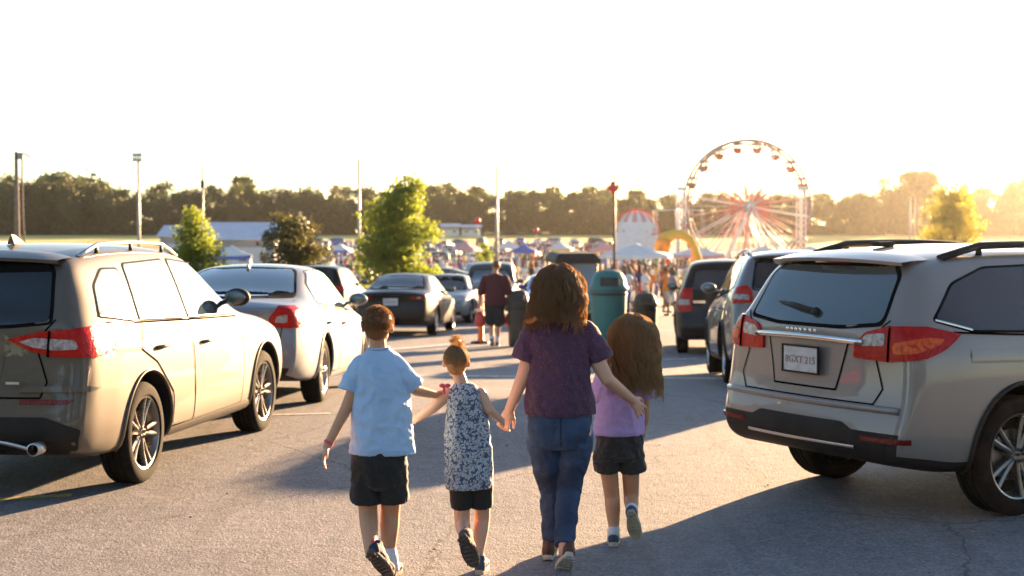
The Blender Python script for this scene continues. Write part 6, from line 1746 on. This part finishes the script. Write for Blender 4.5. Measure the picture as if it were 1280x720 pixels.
cols = [('paint_white', 'white'), ('paint_silver', 'silver'), ('paint_black', 'black'), ('paint_blue', 'blue'), ('paint_red', 'red'), ('paint_grey', 'grey'), ('paint_gold', 'champagne'), ('paint_white', 'white'), ('paint_silver', 'silver')]
rnd = random.Random(31)
def put_far(x, y, a, zone):
    k = rnd.randrange(2); c = rnd.choice(cols)
    src, nm = fp[k]
    o = copy_tree(src)
    o.location = (x, y, tz(y) - .03); o.rotation_euler = (0, 0, a)
    for ch in o.children:
        if ch.name.startswith('body'):
            ch.material_slots[0].link = 'OBJECT'; ch.material_slots[0].material = M[c[0]]
    tag(o, f'small {c[1]} {nm} parked {zone}', 'car', 'cars parked far off round the fair')
def zone_of(px, y):
    z = 'at the far left' if px < 200 else 'near the long building' if px < 345 else 'left of the largest tree' if px < 455 else 'right of the largest tree' if px < 600 else 'beyond the dark van' if px < 670 else 'behind the woman\'s head' if px < 770 else 'left of the Ferris wheel' if px < 850 else 'right of the Ferris wheel'
    return z + (', in the near rows' if y < 160 else ', in the middle rows' if y < 235 else ', in the row along the field')
for (y, px0, px1, step) in ((270, 350, 800, 26), (255, 345, 790, 26), (242, 350, 790, 24), (228, 345, 700, 30), (212, 345, 700, 34), (150, 345, 640, 60), (120, 395, 660, 66), (95, 360, 650, 70), (170, 1020, 1290, 44)):
    px = px0 + rnd.uniform(0, 10)
    while px < px1:
        if rnd.random() < .85: put_far(X_of(px, y), y + rnd.uniform(-1.5, 1.5), rnd.choice([R(90), R(-90), R(78), 0.0, PI]) + rnd.uniform(-.08, .08), zone_of(px, y))
        px += step * rnd.uniform(.75, 1.3)
for s_, n_ in fp:
    for ch in list(s_.children): bpy.data.objects.remove(ch)
    bpy.data.objects.remove(s_)
# ------------------------------------------------------------------ the family
build_boy(); build_small_girl(); build_woman(); build_older_girl()

# ------------------------------------------------------------------ the person in the dark red shirt
M['maroon'] = cloth_mat('dark maroon cotton', (.09, .012, .02), (.07, .01, .016))
M['bag_red'] = pbr('red plastic bag', (.62, .06, .04), .45, bump=.6, bscale=25)
F = Fig(619, 30.0, 'person in a maroon T-shirt and black shorts carrying a red bag in each hand'); b = F.body
s = 30 / F_PX
H = lambda z: z
def V(x, y, z): return Vector((x, y, z))
ring_tube(b, [(V(0, 0, .90), .16, .12), (V(0, 0, 1.15), .16, .12), (V(0, 0, 1.38), .19, .11), (V(0, 0, 1.45), .10, .08)]); limb(b, [V(0, 0, 1.44), V(0, 0, 1.55)], [.06, .055])
W, A, h = head(b, V(.02, .02, 1.62), .23, .1, .25)
limb(b, [V(-.21, 0, 1.38), V(-.30, -.02, 1.10), V(-.30, .05, .86)], [.055, .042, .03]); hand(b, V(-.30, .05, .86), V(0, .1, -1), V(-1, 0, 0), 1, 1, 1.1)
limb(b, [V(.21, 0, 1.38), V(.30, -.02, 1.10), V(.31, .05, .86)], [.055, .042, .03]); hand(b, V(.31, .05, .86), V(0, .1, -1), V(1, 0, 0), 1, -1, 1.1)
limb(b, [V(-.09, 0, .85), V(-.08, .14, .48), V(-.07, -.05, .12)], [.10, .062, .04]); limb(b, [V(.09, 0, .85), V(.06, .02, .47), V(.04, .0, .09)], [.10, .062, .04])
bo = finish_body(F, M['skin_tan'], .012); face_parts(F.root, W, A, h, bo)
m = MB(); ring_tube(m, [(V(0, 0, .84), .22, .15), (V(0, 0, 1.1), .215, .15), (V(0, 0, 1.35), .225, .13), (V(0, 0, 1.44), .15, .10), (V(0, 0, 1.48), .08, .08)])
limb(m, [V(-.20, 0, 1.38), V(-.27, -.01, 1.18), V(-.29, -.01, 1.10)], [.075, .08, .08]); limb(m, [V(.20, 0, 1.38), V(.27, -.01, 1.18), V(.29, -.01, 1.10)], [.075, .08, .08])
garment(F, m, 't_shirt', M['maroon'], .014, .010, 6, 3)
m = MB(); limb(m, [V(-.09, 0, .88), V(-.09, .06, .52)], [.125, .12]); limb(m, [V(.09, 0, .88), V(.08, .01, .50)], [.125, .12]); m.ell(V(0, 0, .9), (.20, .14, .12)); garment(F, m, 'shorts', M['shorts_black'], .014, .008, 7, 5)
m = MB(); m.ell(W(0, -.012, .035), (.085, .10, .09)); me = remesh(m, 'hair', .012, 2); me.materials.append(M['hair_dark']); link_mesh('hair', me, F.root)
shoe(F.root, V(-.07, -.16, .10), V(-.06, .06, .0), (0, .5, 1), .27, .10, M['shoe_grey'], M['sole_white'], M['sock'], V(-.07, -.05, .2), sr=.045)
shoe(F.root, V(.04, -.06, .0), V(.05, .2, .0), (0, 0, 1), .27, .10, M['shoe_grey'], M['sole_white'], M['sock'], V(.04, 0, .2), sr=.045)
for sx in (-1, 1):
    o = F.o + V(sx * .31, .08, .40)
    m = MB(); m.tube([V(0, 0, 0), V(0, 0, .06), V(0, 0, .22), V(0, 0, .30)], [(.09, .06), (.12, .08), (.10, .06), (.04, .02)], 12); r = m.build('shopping_bag', M['bag_red']); r.location = o
    tag(r, 'red bag in the ' + ('left' if sx < 0 else 'right') + ' hand of the person in the maroon T-shirt', 'bag')
    m = MB(); m.tube([V(-.03, 0, .28), V(0, 0, .40), V(.03, 0, .28)], .006, 5); m.build('bag_handle', M['bag_red'], r)

# ------------------------------------------------------------------ trash receptacles
M['bin_teal'] = pbr('teal green plastic', (.025, .19, .17), .5, col2=(.03, .15, .14), nscale=3, bump=.1, bscale=40)
M['bin_brown'] = pbr('dark brown plastic', (.05, .036, .022), .55, col2=(.035, .026, .018), nscale=3)
def receptacle(label, x, Y, w, H, mat, lid=True, rz=0.):
    o = empty('trash_receptacle', (x, Y, tz(Y)), rz, label, 'trash bin', 'trash receptacles at the end of the lot')
    m = MB(); hb = H * .74
    m.tube([(0, 0, 0), (0, 0, .04), (0, 0, hb * .5), (0, 0, hb - .04), (0, 0, hb)], [(w * .40, w * .38), (w * .43, w * .41), (w * .455, w * .43), (w * .48, w * .46), (w * .47, w * .45)], 28); m.build('bin_body', M[mat], o, sharp=50)
    m = MB(); m.lathe([(w * .5, hb - .02), (w * .52, hb), (w * .52, hb + .05), (w * .47, hb + .09), (w * .44, hb + (H - hb) * .55), (w * .34, hb + (H - hb) * .86), (w * .18, H - .01), (.001, H)], 30, 'z'); l = m.build('dome_lid', M[mat], o, sharp=60)
    m = MB(); m.box((0, -w * .44, hb + (H - hb) * .42), (w * .5, .03, (H - hb) * .42), Matrix.Rotation(-.25, 3, 'X')); m.build('flap', M['dark_metal'], l, smooth=False, bevel=.008)
    m = MB(); m.lathe([(w * .49, hb - .10), (w * .495, hb - .09), (w * .495, hb - .07), (w * .49, hb - .06)], 28, 'z'); m.build('band', M['dark_metal'], o)
receptacle('teal trash receptacle with a domed lid, between the woman and the long haired girl', X_of(761, 29.5), 29.5, .76, 1.56, 'bin_teal')
receptacle('dark brown round trash receptacle right of the teal one', X_of(807, 31), 31, .52, 1.08, 'bin_brown')
receptacle('dark brown trash receptacle left of the woman\'s shoulder', X_of(648, 30), 30, .46, 1.15, 'bin_brown')
# traffic drum by the person in maroon
M['orange'] = pbr('orange plastic', (.75, .16, .02), .5); M['refl'] = pbr('reflective band', (.7, .68, .64), .35)
o = empty('traffic_post', (X_of(601, 31), 31, tz(31)), 0, 'slim orange traffic post left of the person in the maroon T-shirt', 'traffic post')
m = MB(); m.lathe([(.001, 1.05), (.05, 1.04), (.06, 1.0), (.065, .08), (.10, .05)], 18, 'z'); m.build('post', M['orange'], o)
m = MB(); m.lathe([(.001, .05), (.20, .05), (.22, .0)], 8, 'z'); m.build('base', M['plastic'], o, sharp=30)
for z in (.62, .84):
    m = MB(); m.lathe([(.0665, z), (.0675, z + .01), (.067, z + .10), (.0655, z + .11)], 18, 'z'); m.build('band', M['refl'], o)

# ------------------------------------------------------------------ the crowd
SK = [('skin', (.46, .25, .155)), ('skin', (.20, .10, .06)), ('skin', (.36, .19, .11))]
SH = [('white', (.72, .70, .68)), ('white', (.72, .70, .68)), ('red', (.55, .04, .03)), ('navy', (.03, .04, .12)), ('black', (.02, .02, .02)), ('blue', (.08, .18, .5)), ('pink', (.65, .28, .30)), ('yellow', (.70, .45, .08)), ('grey', (.25, .25, .26)), ('green', (.06, .22, .10)), ('purple', (.22, .10, .30)), ('orange', (.70, .22, .03))]
BT = [('dark trousers', (.03, .03, .035)), ('jeans', (.05, .09, .2)), ('khaki shorts', (.35, .27, .17)), ('black shorts', (.02, .02, .02)), ('white shorts', (.62, .6, .58))]
HR = [(.03, .018, .01), (.08, .045, .02), (.015, .012, .01), (.28, .18, .08)]
cm = {}
def simple_mat(nm, c):
    k = (nm, c)
    if k not in cm: cm[k] = pbr(nm, c, .8)
    return cm[k]
def crowd_proto(seed, child=False, shorts=False):
    r = random.Random(seed); b = MB(); st = r.uniform(-.2, .2); k = .72 if child else 1.
    def v(x, y, z): return (x * k, y * k, z * k)
    lp = r.uniform(.05, .18)
    for sx in (-1, 1):
        hip, kn, an = (sx * .09, 0, .86), (sx * .10, sx * st * .5 + .03, .48), (sx * .10, sx * st, .08)
        b.mi = 2; cut = kn if shorts else an
        b.tube([v(*hip), v(*kn)], [.095 * k, .075 * k], 7)
        b.mi = 0 if shorts else 2; b.tube([v(*kn), v(*an)], [.058 * k, .04 * k], 7)
        b.mi = 3; b.ell(v(an[0], an[1] + .05, .045), (.05 * k, .13 * k, .045 * k), nu=8, nv=5)
        sh, el, wr = (sx * .20, 0, 1.40), (sx * (.26 + lp * .3), -.03 + .3 * sx * st, 1.13), (sx * (.24 + lp * .5), .08 - .4 * sx * st, .90 + (r.random() < .3) * .25)
        b.mi = 1; b.tube([v(*sh), v(*[(p + q) / 2 for p, q in zip(sh, el)])], [.062 * k, .058 * k], 7)
        b.mi = 0; b.tube([v(*[(p + q) / 2 for p, q in zip(sh, el)]), v(*el), v(*wr)], [.042 * k, .036 * k, .028 * k], 7); b.ell(v(wr[0], wr[1] + .01, wr[2] - .06), (.025 * k, .035 * k, .07 * k), nu=7, nv=5)
    b.mi = 2; b.tube([v(0, 0, .80), v(0, 0, .95)], [(.16 * k, .11 * k), (.165 * k, .12 * k)], 10)
    b.mi = 1; b.tube([v(0, 0, .88), v(0, 0, 1.1), v(0, 0, 1.34), v(0, 0, 1.44), v(0, 0, 1.48)], [(.19 * k, .13 * k), (.17 * k, .12 * k), (.21 * k, .12 * k), (.14 * k, .09 * k), (.06 * k, .06 * k)], 10)
    b.mi = 0; b.tube([v(0, 0, 1.45), v(0, .01, 1.56)], .055 * k, 7); b.ell(v(0, .02, 1.64), (.078 * k, .092 * k, .115 * k), nu=10, nv=7)
    b.mi = 3; b.ell(v(0, -.005, 1.67), (.086 * k, .096 * k, .105 * k), nu=10, nv=7)
    if r.random() < .4: b.ell(v(0, -.05, 1.55), (.08 * k, .06 * k, .14 * k), nu=8, nv=6)
    me = b.mesh('person', [simple_mat('skin', SK[0][1]), simple_mat('shirt', SH[0][1]), simple_mat('trousers', BT[0][1]), simple_mat('hair', HR[0])], True, False)
    return me
PRO = [(crowd_proto(k, child=(k % 4 == 3), shorts=(k % 2 == 0)), k % 2 == 0, k % 4 == 3) for k in range(12)]
def crowd_person(x, y, a, zone):
    me, shorts, child = rnd.choice(PRO)
    o = link_mesh('person', me); sk = rnd.choice(SK); sh = rnd.choice(SH); bt = rnd.choice([t for t in BT if ('shorts' in t[0]) == shorts]); hr = rnd.choice(HR)
    for i, (n_, c_) in enumerate((('skin', sk[1]), ('shirt', sh[1]), ('trousers', bt[1]), ('hair', hr))):
        o.material_slots[i].link = 'OBJECT'; o.material_slots[i].material = simple_mat(n_ + ' cloth' if i in (1, 2) else n_, c_)
    k = rnd.uniform(.94, 1.06); o.scale = (k, k, k); o.location = (x, y, tz(y)); o.rotation_euler = (0, 0, a)
    tag(o, f'{"child" if child else "adult"} in {sh[0]} and {bt[0]} {zone}', 'person', 'people in the fair crowd')
rnd = random.Random(99)
def crowd(n, px0, px1, y0, y1, zone):
    for _ in range(n):
        y = rnd.uniform(y0, y1); crowd_person(X_of(rnd.uniform(px0, px1), y), y, rnd.uniform(0, 6.28), zone)
crowd(60, 778, 850, 50, 112, 'in the dense crowd left of the black SUV')
crowd(26, 845, 915, 100, 165, 'below the left half of the Ferris wheel')
crowd(16, 915, 1000, 110, 170, 'in front of the Ferris wheel legs')
crowd(14, 1000, 1110, 110, 160, 'among the tents right of the Ferris wheel')
crowd(38, 690, 780, 80, 200, 'in the crowd above the teal bin')
crowd(44, 560, 690, 85, 235, 'in the loose crowd beyond the dark van')
crowd(14, 560, 800, 235, 262, 'at the edge of the field')
crowd(9, 270, 335, 62, 110, 'in front of the long white building')
crowd(16, 398, 458, 60, 200, 'left of the largest young tree')
crowd(5, 405, 450, 44, 54, 'near the black hatchback, left of the largest young tree')

# the far, uncountable part of the crowd
rs = random.Random(12); fm = MB(); fcols = [simple_mat('far crowd ' + n_, c_) for n_, c_ in SH[:10]] + [simple_mat('far crowd dark', (.03, .03, .035))]
for _ in range(620):
    y = rs.uniform(130, 262); x = X_of(rs.uniform(350, 1020 if y < 190 else 830), y); z = tz(y); k = rs.uniform(.8, 1.05); c = rs.randrange(10)
    fm.mi = 10; fm.tube([(x, y, z), (x, y, z + .85 * k)], [.12, .17], 5, cap=False)
    fm.mi = c; fm.tube([(x, y, z + .85 * k), (x, y, z + 1.15 * k), (x, y, z + 1.42 * k), (x, y, z + 1.5 * k)], [.19, .19, .22, .08], 6)
    fm.mi = 10; fm.ell((x, y, z + 1.62 * k), (.10, .10, .13), nu=6, nv=4)
tag(fm.build('distant_crowd', fcols, fix=False), 'far crowd of tiny figures spread over the fairground up to the field', 'crowd', kind='stuff')

# ------------------------------------------------------------------ fence rail behind the champagne SUV, posts at the edge of the lot
M['fence'] = pbr('pale fence rail', (.45, .42, .34), .7)
f = empty('rail_fence', (-24, 54, tz(54)), 0, 'low pale rail fence along the far left edge of the lot', 'fence')
m = MB(); 
for z in (.95, .55): m.tube([(0, 0, z), (15, 0, z)], .035, 6)
m.build('rail', M['fence'], f)
for k in range(8):
    m = MB(); m.tube([(k * 2.14, 0, -.1), (k * 2.14, 0, 1.05)], .05, 6); m.build('post', M['fence'], f)

# unseen trees added behind the camera to block sky and darken car rears
for k in range(13):
    x = -42 + 7 * k + rnd.uniform(-1.5, 1.5); kk = rnd.uniform(.9, 1.15)
    tree('sky_block_tree', 'unseen broad tree added behind the camera to darken the car rears', (x, -34 + rnd.uniform(-3, 3), 0), bigc, bigt, (kk, kk, kk * .95), rnd.uniform(0, 6.28), 'unseen trees added behind the camera')

# small litter on the asphalt
lm = MB()
rnd = random.Random(8)
for k in range(60):
    x, y = rnd.uniform(-4, 5), rnd.uniform(7, 14); s_ = rnd.uniform(.006, .018); a = rnd.uniform(0, 6.28); c, q = math.cos(a) * s_, math.sin(a) * s_
    lm.add([(x - c, y - q, .003), (x + q * .5, y - c * .5, .010), (x + c, y + q, .004), (x - q * .5, y + c * .5, .012)], [(0, 1, 2), (0, 2, 3)])
tag(lm.build('leaf_litter', M['leaf_dry'], smooth=False, fix=False), 'tiny dry leaves and grit scattered on the asphalt', 'litter', kind='stuff')

# ------------------------------------------------------------------ air, light, camera
SUN_AZ, SUN_EL = 31.0, 9.0
w = bpy.data.worlds.new('World'); SC.world = w; w.use_nodes = True
nt = w.node_tree
for n in list(nt.nodes): nt.nodes.remove(n)
out = nt.nodes.new('ShaderNodeOutputWorld'); bg = nt.nodes.new('ShaderNodeBackground'); sk = nt.nodes.new('ShaderNodeTexSky')
sk.sky_type = 'NISHITA'; sk.sun_disc = False; sk.sun_elevation = R(SUN_EL); sk.sun_rotation = R(SUN_AZ); sk.air_density = .8; sk.dust_density = .5; sk.ozone_density = 1.0; sk.altitude = 50
bg.inputs['Strength'].default_value = .05
L(nt, sk, 'Color', bg, 'Color'); L(nt, bg, 'Background', out, 'Surface')
sl = bpy.data.lights.new('sun', 'SUN'); sl.energy = 5.0; sl.angle = R(.6); sl.color = (1.0, .64, .34)
so = bpy.data.objects.new('sun', sl); COL.objects.link(so)
az, el = R(SUN_AZ), R(SUN_EL)
to = Vector((math.sin(az) * math.cos(el), math.cos(az) * math.cos(el), math.sin(el)))
so.rotation_euler = to.to_track_quat('Z', 'Y').to_euler(); so.location = (20, 30, 40)

hz = MB(); hz.box((0, 280, 9.5), (1500, 720, 37)); ho = hz.build('haze', None, smooth=False) if False else None
me = hz.mesh('haze', [], False, True); ho = link_mesh('haze', me)
hm, nt, out = new_mat('warm haze'); pv = N(nt, 'ShaderNodeVolumePrincipled'); pv.inputs['Color'].default_value = (1, .93, .82, 1)
pv.inputs['Density'].default_value = .0001; pv.inputs['Anisotropy'].default_value = .86
L(nt, pv, 'Volume', out, 'Volume'); me.materials.append(hm); tag(ho, kind='stuff')

cam = bpy.data.cameras.new('camera'); co = bpy.data.objects.new('camera', cam); COL.objects.link(co)
cam.sensor_width = 36; cam.lens = 36 * F_PX / 1280; cam.clip_end = 6000; cam.clip_start = .1
co.location = (0, 0, CAM_H); co.rotation_euler = (R(90) - PITCH, 0, 0)
cam.dof.use_dof = True; cam.dof.focus_distance = 7.9; cam.dof.aperture_fstop = 3.2
SC.camera = co
SC.render.engine = 'CYCLES'
SC.view_settings.view_transform = 'Standard'; SC.view_settings.look = 'None'; SC.view_settings.exposure = 2.9; SC.view_settings.gamma = 1
SC.view_settings.use_curve_mapping = False
SC.cycles.max_bounces = 8; SC.cycles.volume_bounces = 0; SC.cycles.transparent_max_bounces = 8; SC.cycles.use_denoising = True
SC.cycles.sample_clamp_indirect = 6; SC.cycles.caustics_reflective = False; SC.cycles.caustics_refractive = False
import sys
if '--labels' in sys.argv or True:
    bad = set(o['label'] for o in bpy.data.objects if 'label' in o and len(o['label'].replace("'s", '').split()) > 16)
    0 and print('LONG', len(bad)); pass
